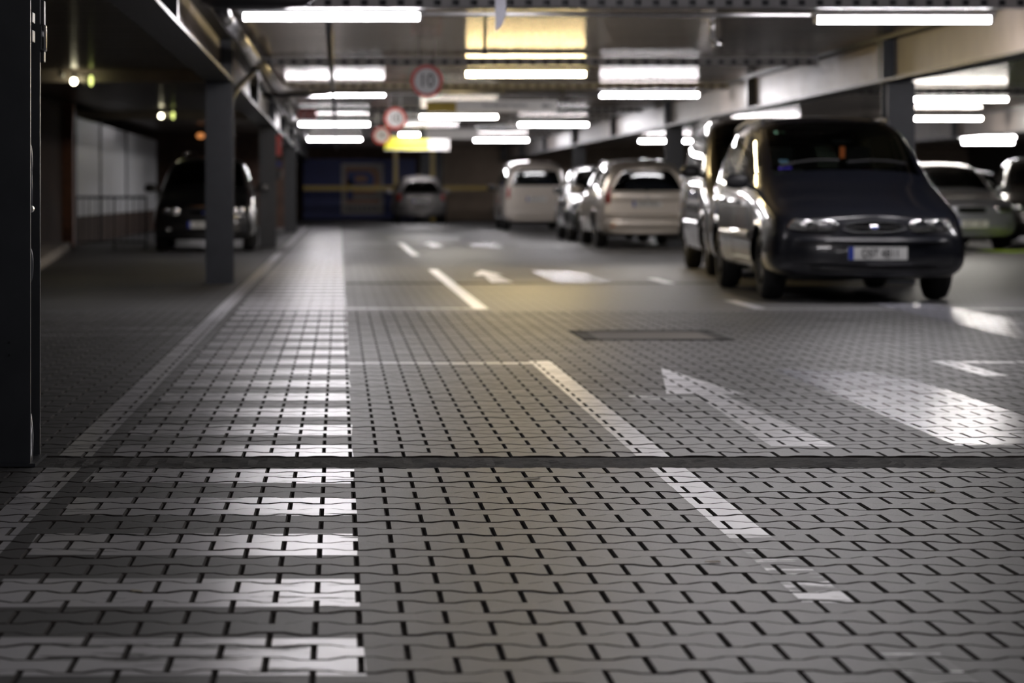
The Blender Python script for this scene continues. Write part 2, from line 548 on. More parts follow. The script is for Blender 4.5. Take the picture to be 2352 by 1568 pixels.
# broken bay line on the right with its cross bars
marking('floor_bay_line', [rect(1.11, 1.235, 6.95, 8.65), rect(1.11, 1.235, 9.03, 14.2), rect(0.055, 1.12, 13.93, 14.06)], M['paint_fresh'], M['paint_far'])
marking('floor_bay_line_worn', [rect(1.11, 1.235, 5.8, 6.95), rect(1.15, 1.28, 4.3, 5.16), rect(1.4, 1.75, 11.4, 11.75)], M['paint_worn'], M['paint_far'])
marking('floor_bay_line', [rect(1.14, 1.265, 20.5, 31.2), rect(0.055, 1.14, 20.55, 20.68)], M['paint'], M['paint_far'])
marking('floor_bay_line', [rect(1.14, 1.265, 38.2, 48.0)], M['paint'], M['paint_far'])
for dy in (0.0, 17.25, 35.0):
    A = lambda pts: [(x, y + dy) for x, y in pts]
    marking('floor_arrow', [A([(1.60, 11.83), (1.985, 11.83), (1.812, 13.62)]), A([(1.675, 9.38), (1.925, 9.38), (1.875, 11.83), (1.735, 11.83)])], M['paint_fresh'], M['paint_far'])
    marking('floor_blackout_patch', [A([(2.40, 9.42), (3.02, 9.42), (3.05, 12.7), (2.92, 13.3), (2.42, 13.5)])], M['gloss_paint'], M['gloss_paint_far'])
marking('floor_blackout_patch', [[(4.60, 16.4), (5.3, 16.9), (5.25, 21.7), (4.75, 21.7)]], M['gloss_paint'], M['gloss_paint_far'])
marking('floor_bay_corner', [[(3.47, 13.0), (3.60, 13.0), (3.60, 14.2), (3.47, 14.2)], rect(3.6, 8.0, 14.02, 14.15)], M['paint'], M['paint_far'])
marking('floor_bay_corner', [rect(3.52, 3.64, 20.5, 22.2), rect(3.64, 6.6, 20.5, 20.62), rect(3.55, 3.67, 26.4, 28.0)], M['paint'], M['paint_far'])
marking('floor_bay_line_side', [rect(-5.5, -1.06, 17.55, 17.72), [(-5.5, 16.1), (-5.5, 16.28), (-1.06, 17.0), (-1.06, 16.85)]], M['paint_worn'], M['paint_far'])
marking('floor_lime_patch', [[(11.2, 40.4), (14.0, 40.2), (14.2, 42.0), (11.5, 42.2), (10.9, 41.5)]], M['lime'], M['lime'])  # bright lime green area on the floor

# inspection cover
cov = thing('manhole_cover', 'flat rectangular manhole cover with dark frame set in the paving', 'manhole cover', (2.14, 16.75, 0))
mb = MB()
for x0, x1, y0, y1 in ((-0.50, -0.40, -0.55, 0.5), (0.40, 0.50, -0.55, 0.5), (-0.50, 0.50, 0.36, 0.52), (-0.5, 0.5, -0.55, -0.5)):
    mb.box(x0, x1, y0, y1, -0.01, 0.006)
mb.build('frame', M['darkrub'], cov)
mb = MB(); mb.box(-0.4, 0.4, -0.5, 0.36, -0.01, 0.004); mb.build('cover_plate', M['sidewall'], cov)

# scraps lying on the paving
for x, y, a, s in ((0.66, 8.3, 0.2, 0.030), (1.95, 7.95, 1.1, 0.022), (2.36, 7.85, 2.0, 0.022), (2.10, 6.72, 0.5, 0.022), (-0.5, 5.95, 2.5, 0.02), (0.99, 6.42, 0.1, 0.022)):
    mb = MB(); n = 9
    pts = [(s * math.cos(2 * PI * k / n), s * 0.42 * math.sin(2 * PI * k / n), 0.002 + 0.003 * math.sin(k * 1.7) ** 2) for k in range(n)]
    mb.add(pts + [(px, py, pz - 0.0012) for px, py, pz in pts], [tuple(range(n)), tuple(range(2 * n - 1, n - 1, -1))] + [(k, n + k, n + (k + 1) % n, (k + 1) % n) for k in range(n)])
    o = mb.build('leaf_scrap', M['litter']); o.location = (x, y, 0.001); o.rotation_euler = (0, 0, a)
    tag(o, 'tiny pale dry leaf scrap lying on the grey paving blocks', 'leaf', 'leaf scraps on the paving')

# ------------------------------------------------------------------ shell
ZC = 2.69
def deck(name, x0, x1, y0, y1, m='deck'):
    """metal deck ceiling, shallow grooves across the aisle"""
    ys, y = [], y0
    vs, fs, uv = [], [], []
    prof = [(0, 0), (0.50, 0), (0.512, 0.018), (0.538, 0.018), (0.55, 0), (1.10, 0), (1.112, 0.022), (1.148, 0.022)]
    while y < y1:
        for a, z in prof:
            if y + a < y1: ys.append((y + a, ZC + z))
        y += 1.16
    ys.append((y1, ZC))
    for yy, zz in ys:
        vs += [(x0, yy, zz), (x1, yy, zz)]
    for i in range(len(ys) - 1):
        fs.append((2 * i, 2 * i + 2, 2 * i + 3, 2 * i + 1))
    me = bpy.data.meshes.new(name); me.from_pydata(vs, [], fs); me.materials.append(M[m])
    ul = me.uv_layers.new(name='UVMap')
    for l in me.loops:
        v = me.vertices[l.vertex_index].co
        ul.data[l.index].uv = (v.y * 0.1, v.x * 0.1)
    o = bpy.data.objects.new(name, me); C.objects.link(o)
    return structure(o)
deck('ceiling', -1.31, 24.0, -6.0, 92.0)
deck('ceiling_left', -9.0, -1.31, -6.0, 92.0, 'deck_dull')

mb = MB(); mb.box(3.9, XR, 91.6, 92.0, 0, 3.0); structure(mb.build('wall_back', M['endwall']))
mb = MB(); mb.box(XL, 3.9, 91.6, 92.0, 0, 3.0); structure(mb.build('wall_back_dark', M['darkwall']))
mb = MB(); mb.box(XR - 0.2, XR, -6, 91.6, 0, 3.0); structure(mb.build('wall_right', M['sidewall']))
mb = MB(); mb.box(XL, XL + 0.2, -6, 91.6, 0, 3.0); structure(mb.build('wall_left', M['darkwall']))
mb = MB(); mb.box(-5.4, -5.2, 30.0, 45.4, 0, 3.0); structure(mb.build('wall_left_brick', M['darkwall']))
mb = MB(); mb.box(-9, -1.5, 70.0, 70.3, 0, 3.0); structure(mb.build('wall_left_end', M['darkwall']))
mb = MB(); mb.box(3.05, 3.9, 91.3, 91.58, 0, 2.5); structure(mb.build('door_1', M['black']))
mb = MB(); mb.box(-5.30, -5.0, 45.42, 45.75, 0, ZC); tag(structure(mb.build('column_rust_brown', M['rust'])), 'rust brown post at the end of the pale cladding', 'post')

# pale cladding of the left side
pan = thing('cladding_wall', 'pale corrugated cladding wall beyond the left bay railing', 'wall', (-5.0, 46.0, 0))
for i, (ya, yb) in enumerate(((0.0, 4.35), (4.5, 10.5), (10.65, 20.0))):
    mb = MB()
    P = []
    n = int((yb - ya) / 0.09)
    for k in range(n + 1):
        y = ya + (yb - ya) * k / n
        dx = 0.02 if (k % 6) in (2, 3) else 0.0
        P.append([(dx, y, 0.55), (dx, y, 2.43)])
    mb.grid(P); mb.build('cladding_panel', M['panel'], pan)
for y in (4.42, 10.57, 20.05):
    mb = MB(); mb.box(-0.06, 0.03, y - 0.07, y + 0.07, 0, 2.45); mb.build('frame', M['steel'], pan)
mb = MB(); mb.box(-0.2, 0.0, 0, 20, 0, 0.55); mb.build('plinth', M['darkwall'], pan)
pan['kind'] = 'structure'

# kerb on the left
mb = MB()
a, b_ = Vector((-3.85, 31.0, 0)), Vector((-4.75, 42.6, 0))
d = (b_ - a).normalized(); nrm = Vector((-d.y, d.x, 0)) * 0.5
pts = [a, b_, b_ + nrm, a + nrm]
mb.add([(q.x, q.y, 0) for q in pts] + [(q.x, q.y, 0.13) for q in pts], [(4, 5, 6, 7), (0, 1, 5, 4), (1, 2, 6, 5), (2, 3, 7, 6), (3, 0, 4, 7)])
o = mb.build('kerb', M['kerb'], bevel=0.02); tag(o, 'low concrete kerb running along the dark left bay', 'kerb', kind='structure')

# railing
rl = thing('railing', 'dark steel railing with upright bars in front of the pale cladding', 'railing', (-4.62, 42.3, 0))
for z, r_ in ((0.92, 0.024), (0.14, 0.018)):
    mb = MB(); mb.tube([(0, 0, z), (1.25, 0, z)], r_, 10); mb.build('rail', M['steel'], rl)
for k in range(12):
    mb = MB(); x = 0.02 + k * 1.21 / 11
    mb.tube([(x, 0, 0.0 if k in (0, 6, 11) else 0.14), (x, 0, 0.92)], 0.02 if k in (0, 6, 11) else 0.011, 8)
    mb.build('post' if k in (0, 6, 11) else 'bar', M['steel'], rl)

# ------------------------------------------------------------------ columns and beams
def column(xc, yf, label, zt=2.2, w=0.30):
    mb = MB(); h = w / 2
    mb.box(xc - h, xc + h, yf, yf + 0.019, 0, zt); mb.box(xc - h, xc + h, yf + w - 0.019, yf + w, 0, zt)
    mb.box(xc - 0.006, xc + 0.006, yf + 0.019, yf + w - 0.019, 0, zt)
    mb.box(xc - h - 0.02, xc + h + 0.02, yf - 0.02, yf + w + 0.02, 0, 0.012)
    o = mb.build('column', M['steel'])
    return tag(o, label, 'column', 'steel columns along the aisle', 'structure')
column(-1.263, 8.70, 'dark steel column at the left edge beside the tar joint', ZC)
column(-1.31, 26.3, 'dark steel column standing in front of the black car')
column(-1.31, 44.0, 'second dark steel column on the left, carrying the red sign')
column(-1.26, 61.6, 'third dark steel column on the left, near the blue wall')
column(6.11, 26.3, 'dark steel column behind the navy people carrier')
column(6.11, 44.0, 'dark steel column behind the tall black van')
column(6.11, 61.6, 'farthest dark steel column on the right of the aisle')
column(13.5, 61.6, 'dark steel column of the far right bay')
column(13.5, 44.0, 'dark steel column of the far right bay, nearer row')

def beam(xc, y0, y1, label, ystiff, web=True):
    mb = MB()
    mb.box(xc - 0.15, xc + 0.15, y0, y1, 2.20, 2.225, 1); mb.box(xc - 0.15, xc + 0.15, y0, y1, 2.655, ZC, 1)
    mb.box(xc - 0.01, xc + 0.01, y0, y1, 2.225, 2.655, 0)
    for y in ystiff:
        mb.box(xc - 0.14, xc + 0.14, y, y + 0.10, 2.225, 2.655, 1)
    o = mb.build('beam', [M['beam'], M['steel']])
    return tag(o, label, 'beam', 'steel beams along the aisle', 'structure')
stf = [y for c0 in (8.72, 26.32, 44.02, 61.62, 79.2) for y in (c0, c0 + 0.18, c0 + 8.75)]
beam(-1.31, -6.0, 91.6, 'long steel beam over the left row of columns', stf)
beam(6.05, -6.0, 91.6, 'long steel beam over the right row of columns', stf)
beam(13.5, 8.72, 91.6, 'long steel beam of the far right bay', stf)
for y in (33.3, 50.0):
    mb = MB(); mb.box(-8.9, -1.47, y, y + 0.12, 2.52, ZC)
    o = mb.build('cross_beam', M['beam']); tag(o, 'dark cross beam over the left bay at %s bulkhead lamps' % ('the nearer' if y < 40 else 'the farther'), 'beam', kind='structure')

# ------------------------------------------------------------------ gate fittings on the near column
g = thing('gate_rail', 'steel gate rail with clamps and sleeve fixed to the near left column', 'gate rail', (-1.113, 8.78, 0))
mb = MB(); mb.box(-0.028, -0.012, 0.0, 0.016, 0.0, 2.6); mb.build('upright', M['galv'], g)
for z0, z1 in ((1.60, 1.64), (1.53, 1.575)):
    mb = MB(); mb.box(-0.04, 0.0, -0.02, 0.06, z0, z1); mb.build('clamp', M['black'], g, bevel=0.003)
for zc, h, w in ((1.10, 0.065, 0.010), (0.72, 0.065, 0.013)):
    mb = MB(); mb.ellipsoid((-0.014, 0.02, zc), (w, 0.02, h), 12, 10); mb.build('sleeve', M['greycable'], g, smooth=True)
mb = MB(); mb.tube([(-0.012, 0.01, 1.06), (-0.010, 0.01, 0.93)], 0.0075, 10); mb.build('cable', M['greycable'], g, smooth=True)
mb = MB(); mb.tube([(-0.012, -0.01, 0.925), (-0.012, 0.03, 0.925)], 0.014, 12); mb.build('bolt', M['galv'], g)
mb = MB(); mb.tube([(-0.014, 0.015, 0.18), (-0.010, 0.015, 0.10), (-0.012, 0.015, 0.03), (-0.016, 0.0, 0.0)], [0.006, 0.010, 0.009, 0.014], 10); mb.build('foot', M['galv'], g, smooth=True)
for z in (0.446, 0.40):
    mb = MB(); mb.tube([(-0.075, -0.087, z), (-0.075, -0.081, z)], 0.004, 10); mb.build('screw', M['black'], g)
lt = thing('gate_latch', 'chromed gate latch high on the near left column', 'latch', (-1.113, 9.02, 0))
mb = MB(); mb.box(-0.02, 0.012, -0.01, 0.03, 1.47, 1.70); mb.build('bracket', M['black'], lt, bevel=0.003)
mb = MB(); mb.box(0.0, 0.02, -0.03, 0.02, 1.51, 1.61); mb.build('catch', M['chrome'], lt, bevel=0.006)
mb = MB(); mb.tube([(-0.005, 0.0, 1.62), (-0.005, 0.0, 2.3)], 0.012, 10); mb.build('rod', M['steel'], lt)

# ------------------------------------------------------------------ ceiling lamps
def lamp(xc, y, label, m, L=1.5):
    t = thing('ceiling_lamp', label, 'lamp', (xc, y, 2.5), 0, 'fluorescent batten lamps under the ceiling')
    h = L / 2
    mb = MB(); mb.box(-h - 0.05, h + 0.05, -0.055, 0.055, 0.025, 0.07); mb.build('housing', M['white'], t, bevel=0.006)
    mb = MB()
    prof = [(-0.05, 0.03), (-0.046, -0.012), (-0.03, -0.03), (0.03, -0.03), (0.046, -0.012), (0.05, 0.03)]
    P = [[(x, py, pz) for py, pz in prof] for x in (-h, h)]
    mb.grid(P); n = len(prof)
    mb.add([(-h, a, b) for a, b in prof], [tuple(range(n))]); mb.add([(h, a, b) for a, b in prof], [tuple(range(n))])
    mb.build('diffuser', m, t)
    for s in (-1, 1):
        mb = MB(); mb.box(s * h - 0.012 + s * 0.012, s * h + 0.012 + s * 0.012, -0.053, 0.053, -0.033, 0.027); mb.build('end_cap', M['white'], t, bevel=0.004)
    for s in (-h * .73, h * .73):
        mb = MB(); mb.tube([(s, 0, 0.07), (s, 0, ZC - 2.5)], 0.006, 8); mb.build('hanger', M['galv'], t)
    return t
lamp(-0.07, 20.75, 'lit lamp below the black drain pipe, nearest on the left', M['lamp'])
lamp(4.92, 21.1, 'lit lamp nearest on the right, in front of the right beam', M['lamp'])
lamp(2.36, 30.7, 'warm yellow lit lamp beside the nearest speed limit sign', M['lampwarm'])
lamp(4.76, 37.2, 'lit lamp above the bright van, second in the right row', M['lamp'])
lamp(-0.07, 36.95, 'lit lamp partly behind the bend of the dark pipe, second on the left', M['lamp'])
lamp(2.35, 47.7, 'lit lamp under the long ochre and white sign board', M['lampmid'])
lamp(4.69, 53.1, 'lit lamp third in the right row of the aisle', M['lamp'])
lamp(-0.12, 52.75, 'lit lamp under the red hanging sign, crossed by the dark pipe', M['lamp'])
lamp(2.30, 62.0, 'lit lamp peeping out in front of the bright yellow sign', M['lamp'])
lamp(4.58, 68.6, 'lit lamp farthest in the right row of the aisle', M['lamp'])
lamp(-0.15, 67.5, 'lit lamp farthest on the left above the blue wall', M['lamp'])
lamp(2.36, 14.6, 'lit lamp over the aisle just above the top of the frame', M['lamp'])
lamp(4.8, 4.9, 'lit lamp over the camera on the right side', M['lampnear'])
lamp(2.36, -1.3, 'lit lamp behind the camera over the aisle', M['lampnear'])
lamp(-0.07, 4.9, 'lit lamp over the camera on the left side', M['lamplow'])
lamp(8.4, 21.1, 'lit lamp of the right bay outside the right edge', M['lamp'])
lamp(-2.79, 56.0, 'short added fill lamp of the left bay, unseen behind the first column', M['lamp'], 0.44)  # added lamp, kept out of sight, brightens the pale cladding
lamp(2.62, 80.0, 'added fill lamp unseen behind the bright yellow sign', M['lamp'], 1.2)  # added lamp, out of view, brightens the end wall
lamp(9.4, 69.8, 'small looking lit lamp just left of the tall black van roof', M['lamp'])
lamp(9.98, 38.9, 'warm white lamp right of the steel column, upper of the two', M['lampright'])
lamp(12.2, 48.8, 'warm white lamp right of the steel column, lower of the two', M['lampright'])
lamp(19.3, 72.0, 'lit lamp low above the parked cars of the far right bay', M['lamp'])
lamp(17.4, 65.0, 'lit lamp just over the lowest lamp of the far right bay', M['lamp'])
lamp(9.6, 54.5, 'lit lamp of the right bay hidden by the column', M['lamp'])

def bulkhead(x, y, label, k):
    t = thing('bulkhead_lamp', label, 'lamp', (x, y, 0), 0, 'bulkhead lamps over the left bay')
    mb = MB(); mb.box(-0.03, 0.30, 0.0, 0.06, 2.60, 2.62); mb.box(-0.02, 0.02, 0, 0.06, 2.62, 2.66); mb.build('bracket', M['galv'], t)
    mb = MB(); mb.tube([(0, 0.02, 2.60), (0, 0.02, 2.56)], 0.03, 12); mb.build('socket', M['white'], t)
    mb = MB(); mb.ellipsoid((0, 0.02, 2.52), (0.042, 0.042, 0.046), 16, 10); mb.build('bulb', M['lampgreen'], t, smooth=True)
    mb = MB(); mb.tube([(0.13, 0.02, 2.61), (0.13, 0.02, 2.55), (0.15, 0.02, 2.47)], [0.02, 0.022, 0.012], 10); mb.build('arm', M['cream'] if 'cream' in M else M['white'], t, smooth=True)
    mb = MB(); mb.ellipsoid((0.235, 0.02, 2.53), (0.03, 0.03, 0.075), 16, 10); mb.build('side_glass', M['lampdim'], t, smooth=True)
    if k:
        mb = MB(); mb.tube([(-0.2, 0, 2.68), (-0.16, 0, 2.60), (-0.13, 0, 2.585)], [0.03, 0.045, 0.01], 10); mb.build('shade', M['white'], t, smooth=True)
bulkhead(-3.64, 33.1, 'pair of glowing greenish bulkhead lamps over the left bay, nearer pair', True)
bulkhead(-3.53, 47.8, 'pair of glowing greenish bulkhead lamps above the pale cladding, farther pair', False)
mb = MB(); mb.ellipsoid((-3.45, 60.0, 2.42), (0.10, 0.08, 0.07), 14, 8)
tag(mb.build('street_lantern_hanging', M['sodium'], smooth=True), 'dim orange lamp glow behind the first left column', 'lamp')

# ------------------------------------------------------------------ perforated cable trays
def tray(y, x0, x1, label):
    mb = MB()
    mb.box(x0, x1, y, y + 0.012, 2.56, 2.58); mb.box(x0, x1, y, y + 0.012, 2.63, 2.66)
    mb.box(x0, x1, y, y + 0.10, 2.56, 2.566)
    mb.box(x0, x1, y + 0.1, y + 0.112, 2.56, 2.66, 1)  # back plate coloured dark to put shade into the slots
    x = x0
    while x < x1:
        mb.box(x, min(x + 0.095, x1), y + 0.001, y + 0.011, 2.58, 2.63); x += 0.155
    o = mb.build('hanging_cable_tray', [M['tray'], M['steel']])
    return tag(o, label, 'cable tray', 'perforated cable trays across the ceiling')
tray(20.55, -1.0, 5.9, 'perforated metal cable tray along the very top edge')
tray(29.8, -1.0, 5.9, 'perforated metal cable tray just above the warm yellow lamp')
tray(36.6, -1.0, 5.9, 'perforated metal cable tray above the second pair of side lamps')
tray(46.9, -1.0, 5.9, 'perforated metal cable tray behind the long ochre and white sign')
tray(52.4, -1.0, 5.9, 'perforated metal cable tray above the third pair of side lamps')
tray(61.4, -1.0, 5.9, 'perforated metal cable tray above the bright yellow sign')
tray(67.2, -1.0, 5.9, 'perforated metal cable tray at the far end of the aisle')
tray(38.4, 6.3, 13.2, 'perforated metal cable tray right of the steel column')

# ------------------------------------------------------------------ pipes
def arc(c, r, a0, a1, ax, ay, n=7):
    return [tuple(Vector(c) + Vector(ax) * r * math.cos(a0 + (a1 - a0) * k / n) + Vector(ay) * r * math.sin(a0 + (a1 - a0) * k / n)) for k in range(n + 1)]
t = thing('hanging_drain_pipe', 'shiny galvanised drain pipe running back under the left beam', 'pipe', (0, 0, 0))
mb = MB(); mb.tube([(-0.975, 21.0, 2.49), (-0.95, 27.9, 2.49)], 0.064, 18); mb.build('pipe', M['galv'], t, smooth=True)
mb = MB(); mb.tube([(-0.905, 27.0, 2.47), (-0.90, 33.6, 2.50), (-0.88, 34.9, 2.50), (-0.80, 35.6, 2.50), (-0.65, 35.9, 2.50), (-0.47, 35.95, 2.50)], 0.055, 16); mb.build('pipe', M['galv'], t, smooth=True)
for y in (22.0, 24.9, 27.6): mb = MB(); mb.tube([(-0.972 + 0.0036 * (y - 21), y, 2.49), (-0.972 + 0.0036 * (y - 21), y + 0.09, 2.49)], 0.071, 18); mb.build('coupling', M['galv'], t, smooth=True)
mb = MB(); mb.tube([(-0.95, 27.9, 2.46), (-0.99, 27.6, 2.36), (-1.06, 27.2, 2.26), (-1.14, 26.7, 2.14), (-1.225, 26.45, 1.95), (-1.225, 26.45, 0.0)], 0.035, 12); mb.build('downpipe', M['black'], t, smooth=True)
t = thing('hanging_drain_pipe', 'pale grey pipe crossing the aisle behind the nearest speed limit sign', 'pipe')
mb = MB(); mb.tube([(-0.45, 35.95, 2.50), (3.9, 36.0, 2.49)], 0.04, 14); mb.build('pipe', M['galv'], t, smooth=True)
for x in (0.3, 1.3, 2.4, 3.3):
    mb = MB(); mb.box(x, x + 0.03, 35.9, 36.05, 2.45, 2.56); mb.build('clip', M['black'], t)
t = thing('hanging_drain_pipe', 'thick black drain pipe at the top left above the nearest left lamp', 'pipe')
mb = MB(); mb.tube([(-1.12, 19.6, 2.58), (-1.0, 19.6, 2.56), (-0.55, 19.6, 2.545), (-0.30, 19.6, 2.555), (-0.19, 19.6, 2.60)], [0.06, 0.085, 0.075, 0.06, 0.035], 18); mb.build('pipe', M['black'], t, smooth=True)
mb = MB(); mb.tube([(-0.98, 19.65, 2.54), (-0.98, 20.3, 2.50), (-0.975, 20.93, 2.49)], [0.07, 0.065, 0.06], 16); mb.build('elbow', M['black'], t, smooth=True)
t = thing('hanging_conduit', 'dark conduit running lengthwise along the aisle with a bend to the left', 'conduit')
mb = MB(); mb.tube([(-0.095, 21.6, 2.66), (-0.095, 21.9, 2.44), (-0.095, 33.2, 2.425), (-0.10, 33.8, 2.42), (-0.16, 34.2, 2.40), (-0.4, 34.35, 2.395), (-1.1, 34.5, 2.385)], 0.03, 12); mb.build('conduit', M['black'], t, smooth=True)
mb = MB(); mb.tube([(-0.095, 34.0, 2.43), (-0.095, 78.0, 2.43)], 0.03, 10); mb.build('conduit', M['black'], t, smooth=True)
for x, y, lb in ((-0.9, 44.5, 'short galvanised pipe stub above the second left column'), (-0.88, 62.0, 'short galvanised pipe stub near the farthest left lamps')):
    mb = MB(); mb.tube([(x - 0.05, y - 2.2, 2.56), (x - 0.02, y, 2.48), (x, y + 2.0, 2.40)], 0.055, 14)
    tag(mb.build('hanging_pipe_stub', M['galv'], smooth=True), lb, 'pipe')
for y, z, r_, lb in ((21.9, 2.61, .02, 'thin conduit crossing the ceiling behind the nearest lamps, thicker front one of two'), (22.15, 2.62, .014, 'thin conduit crossing the ceiling behind the nearest lamps, thinner rear one of two')):
    mb = MB(); mb.tube([(0.7, y, z), (5.8, y + .08, z - .01)], r_, 10); tag(mb.build('hanging_conduit', M['galv'], smooth=True), lb, 'conduit')
# hanging bits
mb = MB(); mb.tube([(1.385, 23.0, 2.68), (1.38, 23.0, 2.30)], 0.016, 10)
tag(mb.build('hanging_rod', M['black'], smooth=True), 'dark threaded rod hanging in front of the warm ceiling glow', 'rod')
mb = MB()
pl = [(-0.035, 2.69), (0.036, 2.69), (0.037, 2.12), (0.022, 2.04), (-0.028, 1.985)]
mb.add([(x, 0.004 * math.sin(z * 6), z) for x, z in pl] + [(x, 0.002 + 0.004 * math.sin(z * 6), z) for x, z in pl], [(0, 1, 2, 3, 4), (9, 8, 7, 6, 5)] + [(k, 5 + k, 5 + (k + 1) % 5, (k + 1) % 5) for k in range(5)])
o = mb.build('hanging_film_strip', M['strip']); o.location = (0.995, 15.0, 0); tag(o, 'torn pale plastic strip hanging from the ceiling at the top', 'plastic strip')
t = thing('hanging_sensor', 'small dome sensor on a drop rod right of the aisle', 'sensor', (3.55, 23.0, 0))
mb = MB(); mb.tube([(0, 0, 2.68), (0, 0, 2.46)], 0.018, 12); mb.tube([(0, 0, 2.685), (0, 0, 2.66)], 0.04, 14); mb.build('drop_rod', M['galv'], t, smooth=True)
mb = MB(); mb.tube([(0, 0, 2.46), (0.05, 0, 2.43)], 0.012, 8); mb.build('arm', M['galv'], t)
mb = MB(); mb.ellipsoid((0.05, 0, 2.405), (0.055, 0.055, 0.045), 16, 10); mb.build('dome', M['chrome'], t, smooth=True)

# ------------------------------------------------------------------ signs
def speed_sign(px, py, Y, label):
    k = {27.0: 0.894, 39.0: 0.88, 49.0: 0.88}[Y]
    X = (px - VX) * Y / FPX; Z = HCAM + (VY - py) * Y / FPX
    t = thing('speed_limit_sign', label, 'road sign', (X, Y, Z), 0, 'speed limit signs hanging over the aisle')
    mb = MB(); mb.lathe([(-0.004, 0.0), (-0.004, 0.160 * k), (0.004, 0.160 * k), (0.004, 0.0)], 40, (0, 0, 0), 'y'); mb.build('sign_face', M['signface'], t)
    mb = MB(); mb.lathe([(-0.008, 0.158 * k), (-0.008, 0.205 * k), (0.008, 0.205 * k), (0.008, 0.158 * k), (-0.008, 0.158 * k)], 40, (0, 0, 0), 'y'); mb.build('red_ring', M['red'], t)
    text_obj('numerals', '10', 0.235 * k, M['ink'], t, (0, -0.0065, 0), sx=0.85)
    for s in (-0.09, 0.09):
        mb = MB(); mb.tube([(s, 0, 0.19 * k), (s, 0, ZC - Z)], 0.004, 6); mb.build('hanger', M['galv'], t)
speed_sign(980, 186, 27.0, 'red ringed speed limit 10 sign, largest and nearest')
speed_sign(908, 272, 39.0, 'red ringed speed limit 10 sign, middle one of three')
speed_sign(876, 311, 49.0, 'red ringed speed limit 10 sign, smallest and farthest')

def board(px0, px1, py0, py1, Y): 
    return (px0 - VX) * Y / FPX, (px1 - VX) * Y / FPX, HCAM + (VY - py1) * Y / FPX, HCAM + (VY - py0) * Y / FPX
Y = 41.0; x0, x1, z0, z1 = board(980, 1280, 230, 257, Y)
t = thing('direction_sign', 'long hanging sign board, ochre at its left end with faint writing and arrow', 'sign', (x0, Y, z0)); W, H = x1 - x0, z1 - z0
mb = MB(); mb.box(0, W, 0, 0.03, 0, H); mb.build('board', M['signwhite'], t)
mb = MB(); mb.box(0, 0.50, -0.008, 0.0, 0.0, H - 0.03); mb.build('ochre_panel', M['signolive'], t)
text_obj('lettering', 'Kundenparkplatz', 0.115, M['trimgrey'], t, (W * 0.60, -0.002, H * 0.58), sx=0.95)
mb = MB(); mb.add([(W - 0.28, -0.003, H * .5), (W - 0.19, -0.003, H * .72), (W - 0.19, -0.003, H * .28)], [(0, 1, 2)]); mb.box(W - 0.19, W - 0.1, -0.003, 0, H * .42, H * .58); mb.build('arrow_mark', M['trimgrey'], t)
for x in (0.2, W - 0.2):
    mb = MB(); mb.tube([(x, 0.015, H), (x, 0.015, ZC - z0)], 0.006, 6); mb.build('hanger', M['galv'], t)
Y = 57.0; x0, x1, z0, z1 = board(962, 1100, 297, 319, Y)
t = thing('direction_sign', 'pale grey hanging sign board behind the long ochre one', 'sign', (x0, Y, z0)); W, H = x1 - x0, z1 - z0
mb = MB(); mb.box(0, W, 0, 0.03, 0, H); mb.build('board', M['signwhite'], t)
mb = MB(); mb.box(0, 0.16, -0.006, 0, 0, H); mb.build('dark_panel', M['trimgrey'], t)
for x in (0.2, W - 0.2):
    mb = MB(); mb.tube([(x, 0.015, H), (x, 0.015, ZC - z0)], 0.006, 6); mb.build('hanger', M['galv'], t)
Y = 63.0; x0, x1, z0, z1 = board(884, 1032, 314, 345, Y)
t = thing('exit_sign', 'bright yellow and white hanging sign above the far silver car', 'sign', (x0, Y, z0)); W, H = x1 - x0, z1 - z0
mb = MB(); mb.box(0, W, 0, 0.03, 0, H); mb.build('board', M['signwhite'], t)
mb = MB(); mb.box(0, W * 0.68, -0.008, 0, 0.02, H); mb.build('yellow_panel', M['signyel'], t)
for x in (0.2, W - 0.2):
    mb = MB(); mb.tube([(x, 0.015, H), (x, 0.015, ZC - z0)], 0.006, 6); mb.build('hanger', M['galv'], t)
Y = 46.0; x0, x1, z0, z1 = board(684, 727, 253, 274, Y)
t = thing('hanging_sign', 'small red hanging sign with pale lettering at the left', 'sign', (x0, Y, z0)); W, H = x1 - x0, z1 - z0
mb = MB(); mb.box(0, W, 0, 0.02, 0, H); mb.build('board', M['red'], t)
mb = MB(); mb.box(0.03, W * .55, -0.003, 0, H * .42, H * .58); mb.box(W * .62, W - 0.03, -0.003, 0, H * .42, H * .58); mb.build('pale_line', M['signwhite'], t)
for x in (0.06, W - 0.06):
    mb = MB(); mb.tube([(x, 0.01, H), (x, 0.01, ZC - z0)], 0.005, 6); mb.build('hanger', M['galv'], t)
t = thing('wall_mounted_sign', 'narrow upright red sign on the second left column', 'sign', (-1.155, 44.05, 0))
mb = MB(); mb.box(0, 0.10, 0, 0.03, 1.68, 2.05); mb.build('board', M['red'], t)
t = thing('wall_mounted_sign', 'small blue sign on the second left column under the red one', 'sign', (-1.155, 44.05, 0))
mb = MB(); mb.box(0, 0.10, 0, 0.02, 1.47, 1.58); mb.build('board', M['banner'], t)
mb = MB(); mb.box(-1.155, -1.06, 44.05, 44.15, 1.24, 1.43)
tag(mb.build('wall_mounted_box', M['black'], bevel=0.01), 'small black box on the second left column under the blue sign', 'box')

